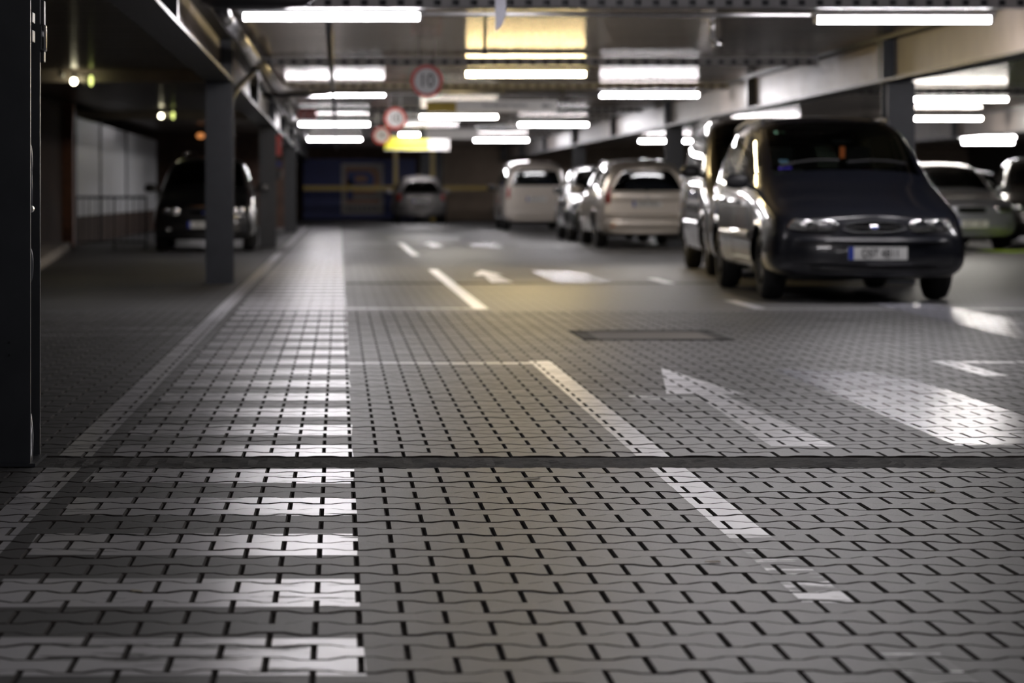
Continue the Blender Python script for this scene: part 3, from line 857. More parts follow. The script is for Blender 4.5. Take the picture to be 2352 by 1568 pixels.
# far end: blue wall, frame and boom
t = thing('blue_wall_banner', 'large dark blue banner wall with white panel and big letter P', 'banner', (0, 90.4, 0))
mb = MB(); mb.box(-1.35, 2.85, 0, 0.25, 0.05, 2.28); mb.build('blue_field', M['banner'], t)
mb = MB(); mb.box(0.06, 1.64, -0.012, 0, 0.22, 2.12); mb.build('white_panel', M['panelgrey'], t)
mb = MB()
def rr(x0, x1, z0, z1, r, y):
    pts = []
    for cx, cz, a0 in ((x1 - r, z1 - r, 0), (x0 + 0.02, z1 - 0.02, PI / 2), (x0 + 0.02, z0 + 0.02, PI), (x1 - r, z0 + r, 3 * PI / 2)):
        rad = r if cx == x1 - r else 0.02
        for k in range(7): pts.append((cx + rad * math.cos(a0 + PI / 2 * k / 6), y, cz + rad * math.sin(a0 + PI / 2 * k / 6)))
    return pts
def flat(pts, m, name):
    mb = MB(); n = len(pts); mb.add(pts, [tuple(range(n))]); return mb.build(name, m, t)
flat(rr(0.20, 1.52, 0.95, 2.0, 0.35, -0.014), M['printorange'], 'orange_outline')
flat(rr(0.28, 1.30, 1.18, 1.82, 0.30, -0.016), M['printblue'], 'letter_bowl')
flat(rr(0.58, 1.02, 1.42, 1.66, 0.10, -0.018), M['printorange'], 'letter_counter')
mb = MB(); mb.box(0.28, 0.5, -0.016, -0.013, 0.72, 1.5); mb.build('letter_stem', M['printblue'], t)
mb = MB(); mb.box(0.2, 1.5, -0.016, -0.013, 0.62, 0.78); mb.build('orange_stripe', M['printorange'], t)
mb = MB()
for k in range(7): mb.box(0.26 + k * 0.175, 0.38 + k * 0.175, -0.016, -0.013, 0.36, 0.5)
mb.build('lettering', M['trimgrey'], t)
t = thing('barrier_frame', 'yellow height barrier frame with cross bar before the blue wall', 'barrier', (0, 86.5, 0))
mb = MB(); mb.box(-1.3, 5.3, 0, 0.08, 1.10, 1.27); mb.build('bar', M['yellow'], t)
for x in (1.93, 3.25):
    mb = MB(); mb.box(x, x + 0.16, 0, 0.1, 0, 2.5); mb.build('post', M['yellow'], t)
# ------------------------------------------------------------------ cars
def bsp(P, t, mirror_axis=None):
    """uniform cubic B-spline through parameter t in [0,n-1] along axis 0 of P (n,...,3)"""
    n = P.shape[0]
    if mirror_axis is None:
        a, b = 2 * P[0] - P[1], 2 * P[-1] - P[-2]
    else:
        s = np.ones(3); s[mirror_axis] = -1
        a, b = P[1] * s, P[-2] * s
    Q = np.concatenate([a[None], P, b[None]], 0)
    t = np.asarray(t, float); i = np.minimum(t.astype(int), n - 2); f = (t - i)
    sh = (-1,) + (1,) * (P.ndim - 1)
    f = f.reshape(sh)
    w = [(1 - f) ** 3 / 6, (3 * f ** 3 - 6 * f ** 2 + 4) / 6, (-3 * f ** 3 + 3 * f ** 2 + 3 * f + 1) / 6, f ** 3 / 6]
    return sum(w[k] * Q[i + k] for k in range(4))

class Car:
    def __init__(s, name, label, spec, loc, rz):
        s.sp = spec; s.root = thing(name, label, spec.get('cat', 'car'), loc, rz)
        st = spec['st']; s.L = st[-1][0]; s.n = len(st)
        net = []
        for (y, hw, zlo, zb, hwb, zte, hwt, zt) in st:
            net.append([(0, y, zlo), (.6 * hw, y, zlo), (.86 * hw, y, zlo), (1.016 * hw, y, zlo + .2 * (zb - zlo)), (.997 * hw, y, zlo + .6 * (zb - zlo)),
                        (hwb, y, zb), ((hwb + hwt) / 2, y, (zb + zte) / 2), (hwt, y, zte), (.72 * hwt, y, zte + .75 * (zt - zte)), (0, y, zt)])
        s.net = np.array(net, float)
        s.kf, s.zf, s.kr, s.zr = spec.get('kf', .25), spec.get('zf', .6), spec.get('kr', .2), spec.get('zr', .95)
        s.kq, s.be = spec.get('kq', 0), spec.get('be', 2.4)
        s.bf, s.br = spec.get('bf', .10), spec.get('br', .06)
    def warp(s, p):
        p = np.array(p, float)
        y, z = p[..., 1].copy(), p[..., 2]
        p[..., 1] += s.kf * np.maximum(0, z - s.zf) * np.clip(1 - y / 1.1, 0, 1)
        p[..., 1] -= (s.kr * np.maximum(0, z - s.zr) + s.kq * np.maximum(0, z - s.zr) ** 2) * np.clip(1 - (s.L - y) / 1.1, 0, 1)
        return p
    def S(s, u, v):
        u = np.atleast_1d(u); v = np.atleast_1d(v)
        A = bsp(s.net, u)                       # (nu,10,3)
        B = bsp(np.swapaxes(A, 0, 1), v, mirror_axis=0)
        return s.warp(np.swapaxes(B, 0, 1))     # (nu,nv,3)
    def cap_raw(s, end):
        A = s.net[0] if end == 0 else s.net[-1]
        return bsp(A[:, None, :], np.linspace(0, 9, 91), mirror_axis=0)[:, 0, :]
    def cap_y(s, x, z, end):
        """y of the front (0) or rear (1) face at x, z before warping"""
        R = s.cap_raw(end)
        hi = np.interp(z, R[10:, 2], R[10:, 0])
        q = np.clip(np.abs(x) / np.maximum(hi, .05), 0, 1)
        b = (s.bf if end == 0 else s.br) * (1 - q ** (2.4 if end == 0 else s.be))
        bp = 0
        return (-b if end == 0 else s.L + b)
    def capP(s, x, z, end, off=0.0):
        y = s.cap_y(np.asarray(x, float), np.asarray(z, float), end) + (-off if end == 0 else off)
        P = np.stack(np.broadcast_arrays(np.asarray(x, float), y, np.asarray(z, float)), -1)
        return s.warp(P)
    def cap_hw(s, z, end):
        R = s.cap_raw(end); return float(np.interp(z, R[10:, 2], R[10:, 0]))
    def patch(s, name, m, end, xc, zc, rx, rz, e=0.5, off=0.012, parent=None, skew=0.0, n=24, rings=4):
        """domed lens shaped patch lying on the front or rear face"""
        mb = MB(); vs = []; fs = []
        for r in range(rings + 1):
            q = r / rings
            for k in range(n):
                t = 2 * PI * k / n
                cx = math.copysign(abs(math.cos(t)) ** e, math.cos(t)); cz = math.copysign(abs(math.sin(t)) ** e, math.sin(t))
                x = xc + rx * q * cx; z = zc + rz * q * cz + skew * rx * q * cx
                hw = s.cap_hw(z, end) * 0.995
                o = off * (1.0 if r < rings else -0.5)
                vs.append(tuple(s.capP(max(-hw, min(hw, x)), z, end, o)))
        for r in range(rings):
            for k in range(n):
                k2 = (k + 1) % n
                fs.append((r * n + k, r * n + k2, (r + 1) * n + k2, (r + 1) * n + k))
        mb.add(vs, fs)
        return mb.build(name, m, parent or s.root, smooth=True, merge=1e-5)
    def band(s, name, m, end, z0, z1, off, frac=0.97, parent=None):
        mb = MB(); xs = np.linspace(-1, 1, 25); P = []
        h = z1 - z0
        for z, o in ((z0, -.01), (z0 + .03 * h, off * .7), (z0 + .15 * h, off), (z0 + .5 * h, off), (z0 + .7 * h, off * .82), (z0 + .88 * h, off * .45), (z1, -.005)):
            hw = s.cap_hw(z, end) * frac
            P.append([tuple(s.capP(hw * q, z, end, -.01 + (o + .01) * (1 - abs(q) ** 8))) for q in xs])
        mb.grid(P); return mb.build(name, m, parent or s.root, smooth=True)
    def build(s):
        sp, root = s.sp, s.root
        n = s.n; ws = sp['ws']; sides = sp['sides']
        v0, v1 = 5.28, 6.72
        ub = [ws[0], ws[1]] + [q for a in sides for q in a]
        U = np.unique(np.round(np.concatenate([np.linspace(0, n - 1, 60), ub]), 4))
        V = np.unique(np.round(np.concatenate([np.linspace(0, 2.5, 8), np.linspace(2.5, 5, 18), np.linspace(5, 9, 20), [v0, v1, 7.3]]), 4))
        R = s.S(U, V)
        um = (U[:-1] + U[1:]) / 2; vm = (V[:-1] + V[1:]) / 2
        wh = sp['wheels']; WR = sp.get('wr', .32) + .05
        def arch_hit(c): return any((c[1] - y) ** 2 + (c[2] - sp.get('wr', .32)) ** 2 < WR * WR for y in wh) and abs(c[0]) > .45
        # pull the vertices near the arches onto the circle
        Rp = R.copy()
        for y in wh:
            dy, dz = R[..., 1] - y, R[..., 2] - sp.get('wr', .32)
            d = np.sqrt(dy * dy + dz * dz) + 1e-9
            near = (np.abs(d - WR) < .045) & (R[..., 0] > .5)
            k = np.where(near, WR / d, 1)
            Rp[..., 1] = np.where(near, y + dy * k, Rp[..., 1]); Rp[..., 2] = np.where(near, sp.get('wr', .32) + dz * k, Rp[..., 2])
        def skip(i, j):
            if ws[0] <= um[i] <= ws[1] and vm[j] > 7.3: return True
            for a, b in sides:
                if a <= um[i] <= b and v0 < vm[j] < v1: return True
            c = R[i:i + 2, j:j + 2].reshape(-1, 3).mean(0)
            return arch_hit(c)
        mb = MB()
        Lm = Rp.copy(); Lm[..., 0] *= -1
        mb.grid(Rp, 0, skip); mb.grid(Lm, 0, skip)
        # end faces
        for end, rw in ((0, None), (1, sp.get('rw'))):
            A = s.net[0] if end == 0 else s.net[-1]
            B = bsp(A[:, None, :], V, mirror_axis=0)[:, 0, :]
            q = np.unique(np.concatenate([np.linspace(-1, 1, 23), [-.88, .88]]))
            P = np.zeros((len(V), len(q), 3))
            for jj in range(len(V)):
                bb = (s.bf if end == 0 else s.br) * (1 - np.abs(q) ** (2.4 if end == 0 else s.be))
                P[jj, :, 0] = B[jj, 0] * q; P[jj, :, 2] = B[jj, 2]
                P[jj, :, 1] = -bb if end == 0 else s.L + bb
            P = s.warp(P)
            def sk(i, j):
                if rw is None: return False
                z = (P[i, j, 2] + P[i + 1, j, 2]) / 2; qq = (q[j] + q[j + 1]) / 2
                return rw[0] < z < rw[1] and abs(qq) < .88
            mb.grid(P, 0, sk)
            if rw:
                g = MB(); g.grid(P, 0, lambda i, j: not sk(i, j)); g.build('rear_window', sp.get('glassr', M['darkglass']), root, smooth=True, merge=1e-5)
        body = mb.build('body', sp['paint'], root, smooth=True, merge=2e-4)
        # glass
        uu = np.linspace(ws[0], ws[1], 14); vv = np.linspace(7.3, 9, 10)
        G = s.S(uu, vv); H = G[:, ::-1].copy(); H[..., 0] *= -1
        g = MB(); g.grid(np.concatenate([G, H[:, 1:]], 1)); g.build('windscreen', sp.get('glassf', M['glass']), root, smooth=True)
        for a, b in sides:
            G = s.S(np.linspace(a, b, 12), np.linspace(v0, v1, 8))
            for sg in (1, -1):
                Q = G.copy(); Q[..., 0] *= sg
                g = MB(); g.grid(Q); g.build('side_window', sp.get('glasss', M['darkglass']), root, smooth=True)
        # wheel arches and wheels
        wr = sp.get('wr', .32); tw = sp.get('track', .78)
        for y in wh:
            for sg in (1, -1):
                g = MB(); P = []
                for k in range(17):
                    t = -.1 + (PI + .2) * k / 16
                    P.append([(sg * xx, y + (WR + .005) * math.cos(t), wr + (WR + .005) * math.sin(t)) for xx in (.45, tw - .03)])
                g.grid(P)
                g.build('wheel_arch', M['darkrub'], root)
                w = MB(); x0 = sg * tw
                pr = [(-.10, .19), (-.105, .27), (-.085, wr - .01), (-.04, wr), (.04, wr), (.085, wr - .01), (.105, .27), (.10, .19), (-.10, .19)]
                w.lathe(pr, 32, (x0 - sg * .10, y, wr)); wo = w.build('wheel', M['tyre'], root, smooth=True)
                r = MB(); xo = x0 - sg * .10
                r.lathe([(sg * .095, .205), (sg * .085, .19), (sg * .02, .18), (sg * .02, .0)], 28, (xo, y, wr))
                for k in range(sp.get('spokes', 5)):
                    a = 2 * PI * k / sp.get('spokes', 5) + .3
                    c, sn = math.cos(a), math.sin(a)
                    qv = []
                    for rad, hwid in ((.0, .045), (.195, .028)):
                        for xx in (sg * .05, sg * .088):
                            for s2 in (-1, 1): qv.append((xo + xx, y + c * rad - sn * hwid * s2, wr + sn * rad + c * hwid * s2))
                    r.add(qv, [(0, 1, 3, 2), (4, 6, 7, 5), (0, 4, 5, 1), (2, 3, 7, 6), (0, 2, 6, 4), (1, 5, 7, 3)])
                r.build('rim', sp.get('rim', M['rim']), wo)
        # underside block so that nothing shows through below
        g = MB(); g.box(-.62, .62, .35, s.L - .35, .2, .26); g.build('underbody', M['darkrub'], root)
        # mirrors, door handles, mouldings
        ym, zm = sp['mirror']
        hw = sp['st'][4][4]
        for sg in (1, -1):
            g = MB(); g.ellipsoid((sg * (hw + .13), ym, zm), (.115, .06, .075), 18, 10, e=.7)
            g.tube([(sg * (hw - .04), ym + .04, zm - .06), (sg * (hw + .06), ym + .01, zm - .03)], .025, 8)
            if sg in sp.get('mirrors', (1, -1)): g.build('mirror', sp.get('mirmat', sp['paint']), root, smooth=True)
        RR = s.S(np.linspace(0, n - 1, 120), np.linspace(2.5, 5.6, 60)).reshape(-1, 3)
        def side(y, z):
            d = (RR[:, 1] - y) ** 2 + (RR[:, 2] - z) ** 2
            return float(RR[d.argmin()][0])
        for y, z in sp.get('handles', []):
            for sg in (1, -1):
                x = side(y, z); g = MB()
                a, b = sorted((sg * (x - .01), sg * (x + .028)))
                g.box(a, b, y - .09, y + .09, z - .014, z + .014); g.build('door_handle', sp.get('hmat', sp['paint']), root, bevel=.006)
        if sp.get('mould'):
            ya, yb, z = sp['mould']
            for sg in (1, -1):
                g = MB(); P = []
                for y in np.linspace(ya, yb, 18):
                    x = side(y, z)
                    P.append([(sg * (x - .004), y, z - .035), (sg * (x + .016), y, z - .022), (sg * (x + .016), y, z + .022), (sg * (x - .004), y, z + .035)])
                g.grid(P); g.build('side_moulding', sp.get('mmat', sp['paint']), root, smooth=True)
        for y in sp.get('seams', []):
            for sg in (1, -1):
                g = MB(); P = []
                for z in np.linspace(.36, sp['st'][5][3] - .02, 16):
                    x = side(y, z)
                    P.append([(sg * (x - .006), y - .006, z), (sg * (x + .0015), y - .005, z), (sg * (x + .0015), y + .005, z), (sg * (x - .006), y + .006, z)])
                g.grid(P); g.build('door_seam', M['black'], root)
        if sp.get('rails'):
            ya, yb, x, z = sp['rails']
            TT = s.S(np.linspace(4, n - 1, 80), np.linspace(6.6, 9, 40)).reshape(-1, 3)
            def roofz(y): return float(TT[((TT[:, 1] - y) ** 2 + (TT[:, 0] - x) ** 2).argmin()][2])
            for sg in (1, -1):
                yy = [ya, ya + .1] + list(np.linspace(ya + .3, yb - .3, 6)) + [yb - .1, yb]
                g = MB(); g.tube([(sg * x, y, roofz(y) + (-.01 if y in (ya, yb) else .045)) for y in yy], .016, 10)
                g.build('roof_rail', M['trimgrey'], root, smooth=True)
        # cabin
        yh = sp['seaty']; zs = sp.get('seatz', .38)
        for x in (-.38, .38):
            g = MB(); g.box(x - .25, x + .25, yh, yh + .5, zs, zs + .16); g.box(x - .24, x + .24, yh + .45, yh + .58, zs + .1, zs + .72)
            o = g.build('front_seat', sp.get('seatmat', M['seat']), root, bevel=.04)
            g = MB(); g.box(x - .13, x + .13, yh + .5, yh + .6, zs + .76, zs + .95); g.build('headrest', sp.get('seatmat', M['seat']), o, bevel=.03)
        g = MB(); g.box(-.62, .62, yh + 1.0, yh + 1.45, zs, zs + .16); g.box(-.62, .62, yh + 1.42, yh + 1.55, zs + .1, zs + .7); g.build('rear_bench', M['seat'], root, bevel=.04)
        g = MB(); g.box(-.68, .68, sp['dashy'], sp['dashy'] + .42, zs + .22, sp['dashz']); g.build('dashboard', M['dash'], root, bevel=.05)
        g = MB()
        yc, zc = sp['dashy'] + .5, sp['dashz'] - .02
        g.tube([(-.38 + .18 * math.cos(2 * PI * k / 20), yc + .06 * math.sin(2 * PI * k / 20), zc + .16 * math.sin(2 * PI * k / 20)) for k in range(21)], .016, 8)
        g.tube([(-.38, yc, zc), (-.38, yc - .2, zc - .06)], .03, 8); g.build('steering_wheel', M['dash'], root, smooth=True)
        return s
    def plate(s, end, z, text, x=0.0, off=.03):
        y = float(s.capP(x, z, end, off)[1])
        sg = -1 if end == 0 else 1
        g = MB(); g.box(x - .26, x + .26, min(y, y - sg * .012), max(y, y - sg * .012), z - .057, z + .057)
        o = g.build('number_plate', M['plate'], s.root)
        yy = y + sg * .0015
        xa, xb = (x - .26, x - .215) if end == 0 else (x + .215, x + .26)
        g = MB(); g.box(xa, xb, min(yy, yy - sg * .001), max(yy, yy - sg * .001), z - .056, z + .056); g.build('blue_band', M['blue'], o)
        rot = (PI / 2, 0, 0) if end == 0 else (PI / 2, 0, PI)
        text_obj('plate_letters', text, .105, M['ink'], o, (x + (.022 if end == 0 else -.022), yy + sg * .001, z), rot, sx=.78 if len(text) > 7 else .9)
        return o
    def headlights(s, xc, z, rx, rz, skew=.12, e=.6, ind=True):
        for sg in (1, -1):
            o = s.patch('headlight', M['reflector'], 0, sg * xc, z, rx, rz, e, .006, skew=sg * skew)
            s.patch('lens', M['lens'], 0, sg * xc, z, rx * 1.01, rz * 1.03, e, .022, parent=o, skew=sg * skew)
            g = MB(); p = s.capP(sg * (xc - rx * .55), z, 0, .008); g.ellipsoid(tuple(p), (.09, .014, rz * .8), 16, 8); p = s.capP(sg * (xc + rx * .15), z, 0, .008); g.ellipsoid(tuple(p), (.07, .012, rz * .75), 16, 8); g.build('bulb_bowl', M['chrome'], o, smooth=True)
            if ind:
                s.patch('indicator', M['indicator'], 0, sg * (xc + rx * 1.0), z + sg * 0 + skew * rx, .055, rz * .85, .6, .012)
    def grille(s, z, rx, rz, e=.9, bars=3, badge=None, m=None):
        o = s.patch('grille', M['grilleblack'], 0, 0, z, rx, rz, e, .010)
        # surround ring
        mb = MB(); path = []
        for k in range(33):
            t = 2 * PI * k / 32
            cx = math.copysign(abs(math.cos(t)) ** e, math.cos(t)); cz = math.copysign(abs(math.sin(t)) ** e, math.sin(t))
            path.append(tuple(s.capP(rx * cx, z + rz * cz, 0, .012)))
        mb.tube(path, .005, 8, caps=False); mb.build('grille_surround', m or s.sp['paint'], o, smooth=True)
        for k in range(bars):
            mb = MB()
            zz = z + rz * (-.6 + 1.2 * k / max(1, bars - 1)) if bars > 1 else z
            w = rx * .93 * math.sqrt(max(0, 1 - ((zz - z) / rz) ** 2)) if e > .8 else rx * .95
            mb.tube([tuple(s.capP(w * q, zz, 0, .014)) for q in np.linspace(-1, 1, 9)], .005, 6); mb.build('grille_bar', M['black'], o)
        if badge:
            s.patch('badge', M['chrome'], 0, 0, z, badge[0], badge[1], 1.0, .028, parent=o, n=20, rings=3)
            s.patch('badge_centre', M['blue'], 0, 0, z, badge[0] * .8, badge[1] * .72, 1.0, .031, parent=o, n=20, rings=3)
    def tails(s, xc, z, rx, rz, e=.5):
        for sg in (1, -1):
            s.patch('tail_light', M['taillens'], 1, sg * xc, z, rx, rz, e, .018)
    def wiper(s, u=4.35):
        for xa, xb in ((-.62, -.05), (0.02, .58)):
            mb = MB()
            pts = []
            for q in np.linspace(0, 1, 7):
                uu = u + .10 * math.sin(q * 2.4); 
                P = s.S([uu], np.linspace(7.3, 9, 40))[0]
                x = xa + (xb - xa) * q
                i = int(np.abs(P[:, 0] - abs(x)).argmin())
                pts.append((x, P[i, 1] - .012, P[i, 2] + .018))
            mb.tube(pts, .010, 6); mb.build('wiper', M['black'], s.root)

# station rows: y, half width, bottom, belt z, belt half width, roof edge z, roof edge half width, roof centre z
def hatch(L, hw, H, nose=.74, cowl=(1.05, .98), head=1.85, belt=.95, tail=1.0, zlo=.2, roofw=.60):
    k = hw / .88
    return [(0, hw - .12, zlo + .05, nose - .10, hw - .16, nose - .035, hw - .22, nose - .015),
            (.10, hw - .04, zlo + .02, nose - .05, hw - .08, nose + .01, hw - .15, nose + .05),
            (.42, hw, zlo, nose + .04, hw - .05, nose + .10, hw - .13, nose + .15),
            (cowl[0] * .74, hw, zlo, nose + .10, hw - .04, cowl[1] - .09, hw - .13, cowl[1] - .04),
            (cowl[0], hw, zlo, belt - .03, hw - .035, cowl[1] - .02, hw - .14, cowl[1] + .05),
            ((cowl[0] + head) / 2, hw, zlo, belt - .01, hw - .03, (cowl[1] + H) / 2 - .06, roofw + .08 * k, (cowl[1] + H) / 2 + .04),
            (head, hw, zlo, belt, hw - .03, H - .09, roofw + .03, H - .01),
            (head + .6, hw, zlo, belt + .01, hw - .03, H - .055, roofw + .02, H + .03),
            (L - 1.05, hw, zlo, belt + .02, hw - .03, H - .06, roofw, H + .03),
            (L - .42, hw - .015, zlo + .01, belt + .03, hw - .05, H - .09, roofw - .02, H),
            (L - .12, hw - .04, zlo + .03, belt + .03, hw - .075, H - .16, roofw - .05, H - .06),
            (L, hw - .09, zlo + .07, belt + .01, hw - .12, H - .25, roofw - .08, H - .14)]

def px2w(px, Y): return (px - VX) * Y / FPX

# 1 navy people carrier, facing the camera
sp = dict(st=hatch(4.62, .905, 1.74, nose=.80, cowl=(1.12, 1.10), head=2.02, belt=.99, roofw=.66), ws=(4.12, 6.0), sides=[(4.9, 6.95), (7.08, 8.35), (8.45, 9.75)],
          wheels=(.88, 3.715), wr=.325, track=.86, paint=M['navy'], mirror=(1.42, 1.10), mirrors=(-1,), mirmat=M['black'], handles=[(2.25, .90), (3.15, .92)], mould=(1.35, 3.25, .60), mmat=M['navy'],
          seams=(1.30, 2.40, 3.30), rails=(2.3, 4.2, .62, 1.80), seaty=2.15, seatz=.50, dashy=1.35, dashz=1.06, bf=.14, kf=.38, zf=.60, rw=(1.08, 1.50), glasss=M['glass'], glassr=M['glass'], seatmat=M['seatlight'], rim=M['hubcap'])
c1 = Car('people_carrier', 'dark navy people carrier parked facing the aisle in front of the steel column', sp, (4.757, 21.62, 0), math.radians(-1.3)).build()
c1.headlights(.54, .702, .255, .058, skew=.06)
c1.grille(.684, .285, .047, bars=1, badge=(.062, .027))
c1.band('bumper', M['navy'], 0, .34, .60, .035)
c1.band('bumper_strip', M['navy'], 0, .545, .585, .055, frac=.93)
c1.band('lower_intake', M['black'], 0, .285, .345, .02, frac=.8)
c1.plate(0, .452, 'OST 4811', x=.02, off=.05)
c1.tails(.70, 1.0, .08, .22); c1.wiper()
c1.band('rear_bumper', M['navy'], 1, .36, .62, .04)
R0 = c1.root
mb = MB(); mb.ellipsoid((.10, 1.98, 1.50), (.12, .02, .035), 14, 8); mb.tube([(.10, 1.98, 1.50), (.10, 1.90, 1.60)], .01, 6); mb.build('rear_view_mirror', M['dash'], R0, smooth=True)
mb = MB(); mb.box(.075, .125, 1.95, 1.955, 1.33, 1.44); mb.build('air_freshener', M['freshener'], R0)
def sticker(name, m, x, uu, w, h):
    P = c1.S([uu], np.linspace(7.3, 9, 60))[0]; i = int(np.abs(P[:, 0] - abs(x)).argmin())
    Q = c1.S([uu + .05], np.linspace(7.3, 9, 60))[0][i]
    d = (Q - P[i]) / np.linalg.norm(Q - P[i]); nrm = np.array([0, d[2], -d[1]]) * -1
    c = P[i] * np.array([math.copysign(1, x), 1, 1]) + np.array([0, .006, -.004])
    mb = MB(); mb.quad(c + np.array([-w, 0, 0]) - d * h, c + np.array([w, 0, 0]) - d * h, c + np.array([w, 0, 0]) + d * h, c + np.array([-w, 0, 0]) + d * h); mb.build(name, m, R0)
sticker('mint_sticker', M['stickergreen'], -.52, 5.62, .05, .025)
sticker('violet_sticker', M['stickerblue'], -.56, 4.34, .06, .025)
sticker('pale_sticker', M['stickerpale'], -.56, 4.58, .04, .03)

# 2 tall black van behind it
sp = dict(st=hatch(4.75, .93, 1.93, nose=.92, cowl=(.95, 1.20), head=1.55, belt=1.08, roofw=.74), ws=(4.12, 6.0), sides=[(4.9, 6.9), (7.05, 8.4), (8.5, 9.7)],
          wheels=(.9, 3.7), wr=.33, track=.87, paint=M['brownblack'], mirror=(1.25, 1.25), mirmat=M['black'], handles=[(2.0, 1.0), (2.9, 1.02)], mould=(1.3, 3.2, .62),
          seams=(1.2, 2.15, 3.2), rails=(1.9, 4.3, .70, 1.99), seaty=1.9, seatz=.6, dashy=1.05, dashz=1.16, bf=.10, kf=.30, zf=.75, rw=(1.2, 1.66))
c2 = Car('van', 'tall black van parked right behind the navy people carrier', sp, (5.22, 28.1, 0), math.radians(-3.2)).build()
c2.headlights(.62, .80, .2, .09); c2.grille(.80, .30, .07, e=.5); c2.band('bumper', M['black'], 0, .36, .64, .04); c2.plate(0, .48, 'OP 3021', off=.05); c2.tails(.76, 1.05, .06, .2)

# 3 silver beige hatchback, rear to the camera
sp = dict(st=hatch(4.35, .885, 1.60, nose=.78, cowl=(1.1, 1.02), head=1.85, belt=.98, roofw=.62), ws=(4.12, 6.0), sides=[(4.9, 6.95), (7.08, 8.5), (8.6, 9.7)],
          wheels=(.85, 3.49), wr=.32, track=.84, paint=M['silver'], mirror=(1.4, 1.08), handles=[(2.1, .88), (3.0, .90)], mould=(1.3, 3.0, .5), seams=(1.25, 2.25, 3.1), seaty=2.0, dashy=1.3, dashz=1.02,
          rw=(1.04, 1.40), kr=0, kq=.035, zr=1.0, br=.012, be=5, glassr=M['rearglass'], rails=(2.1, 3.9, .6, 1.66))
Yr = 43.6
c3 = Car('hatchback', 'silver beige hatchback showing its tail and number plate beside the van', sp, (px2w(1486, Yr), Yr + 4.35, 0), PI).build()
c3.headlights(.6, .68, .2, .06); c3.grille(.66, .28, .04); c3.tails(.70, .98, .055, .20)
c3.band('rear_bumper', M['silver'], 1, .34, .585, .06); c3.band('bumper_ledge', M['silver'], 1, .52, .62, .10); c3.plate(1, .80, 'DTR 7K52', off=.02)
c3.band('tailgate_ledge', M['silver'], 1, .84, 1.035, .028, frac=.95); c3.patch('badge', M['chrome'], 1, 0, .915, .05, .03, 1.0, .03)
for s_ in (1, -1): c3.patch('reflector', M['orange'], 1, s_ * .62, .40, .05, .02, .5, .07)
mb = MB(); mb.tube([(0, 4.45, 1.02), (.28, 4.40, 1.16)], .012, 6); mb.build('rear_wiper', M['black'], c3.root)

# 4 dark grey green hatchback, left flank in view
sp = dict(st=hatch(4.2, .865, 1.56, nose=.76, cowl=(1.05, 1.0), head=1.8, belt=.95, roofw=.6), ws=(4.12, 6.0), sides=[(4.9, 6.95), (7.08, 8.5), (8.6, 9.7)],
          wheels=(.82, 3.36), wr=.31, track=.83, paint=M['greygreen'], mirror=(1.38, 1.05), handles=[(2.05, .86), (2.9, .88)], mould=(1.25, 2.95, .5), seams=(1.2, 2.2, 3.0), seaty=1.95, dashy=1.25, dashz=1.0, rw=(1.03, 1.32), kr=.4, br=.09)
c4 = Car('hatchback', 'dark grey hatchback between the silver hatchback and the cream van', sp, (5.55, 49.3, 0), math.radians(-.5)).build()
c4.headlights(.6, .67, .19, .065); c4.grille(.65, .27, .045); c4.band('bumper', M['greygreen'], 0, .34, .56, .04); c4.plate(0, .43, 'OB 2207', off=.05); c4.tails(.68, .95, .07, .16)

# 5 cream tall minivan, rear to the camera
sp = dict(st=hatch(4.5, .90, 1.86, nose=.86, cowl=(.95, 1.12), head=1.6, belt=1.08, roofw=.70), ws=(4.12, 6.0), sides=[(4.9, 6.95), (7.08, 8.5), (8.6, 9.7)],
          wheels=(.85, 3.6), wr=.32, track=.85, paint=M['cream'], mirror=(1.35, 1.15), mirmat=M['black'], handles=[(2.0, .95), (2.9, .97)], mould=(1.3, 3.1, .55), seams=(1.2, 2.2, 3.1), seaty=1.9, dashy=1.15, dashz=1.1,
          rw=(1.18, 1.60), kr=0, kq=.007, glassr=M['rearglass'], zr=1.0, br=.008, be=5)
Yr = 64.2
c5 = Car('minivan', 'cream minivan with red tail lights, farthest in the right row', sp, (px2w(1232, Yr), Yr + 4.5, 0), PI).build()
c5.headlights(.6, .72, .2, .07); c5.grille(.7, .28, .05); c5.tails(.74, 1.02, .05, .17); c5.band('rear_bumper', M['cream'], 1, .36, .62, .05); c5.plate(1, .84, 'OPO 51T', off=.02)
c5.band('roof_spoiler', M['cream'], 1, 1.62, 1.67, .07, frac=.85)

# 6 silver estate at the far end
sp = dict(st=hatch(4.4, .90, 1.58, nose=.78, cowl=(1.1, 1.0), head=1.9, belt=.97, roofw=.60), ws=(4.12, 6.0), sides=[(4.9, 6.95), (7.08, 8.5), (8.6, 9.7)],
          wheels=(.85, 3.5), wr=.32, track=.85, paint=M['darksilver'], mirror=(1.45, 1.06), seaty=2.0, dashy=1.3, dashz=1.02, rw=(1.00, 1.40), kr=.5, zr=.95, br=.10)
Yr = 79.5
c6 = Car('estate_car', 'small looking silver estate at the far end before the blue wall', sp, (px2w(967, Yr), Yr + 4.4, 0), PI).build()
c6.headlights(.6, .68, .2, .06); c6.grille(.66, .28, .04); c6.tails(.72, .86, .07, .12); c6.band('rear_bumper', M['darksilver'], 1, .36, .6, .05); c6.plate(1, .74, 'ONY 208', off=.02)

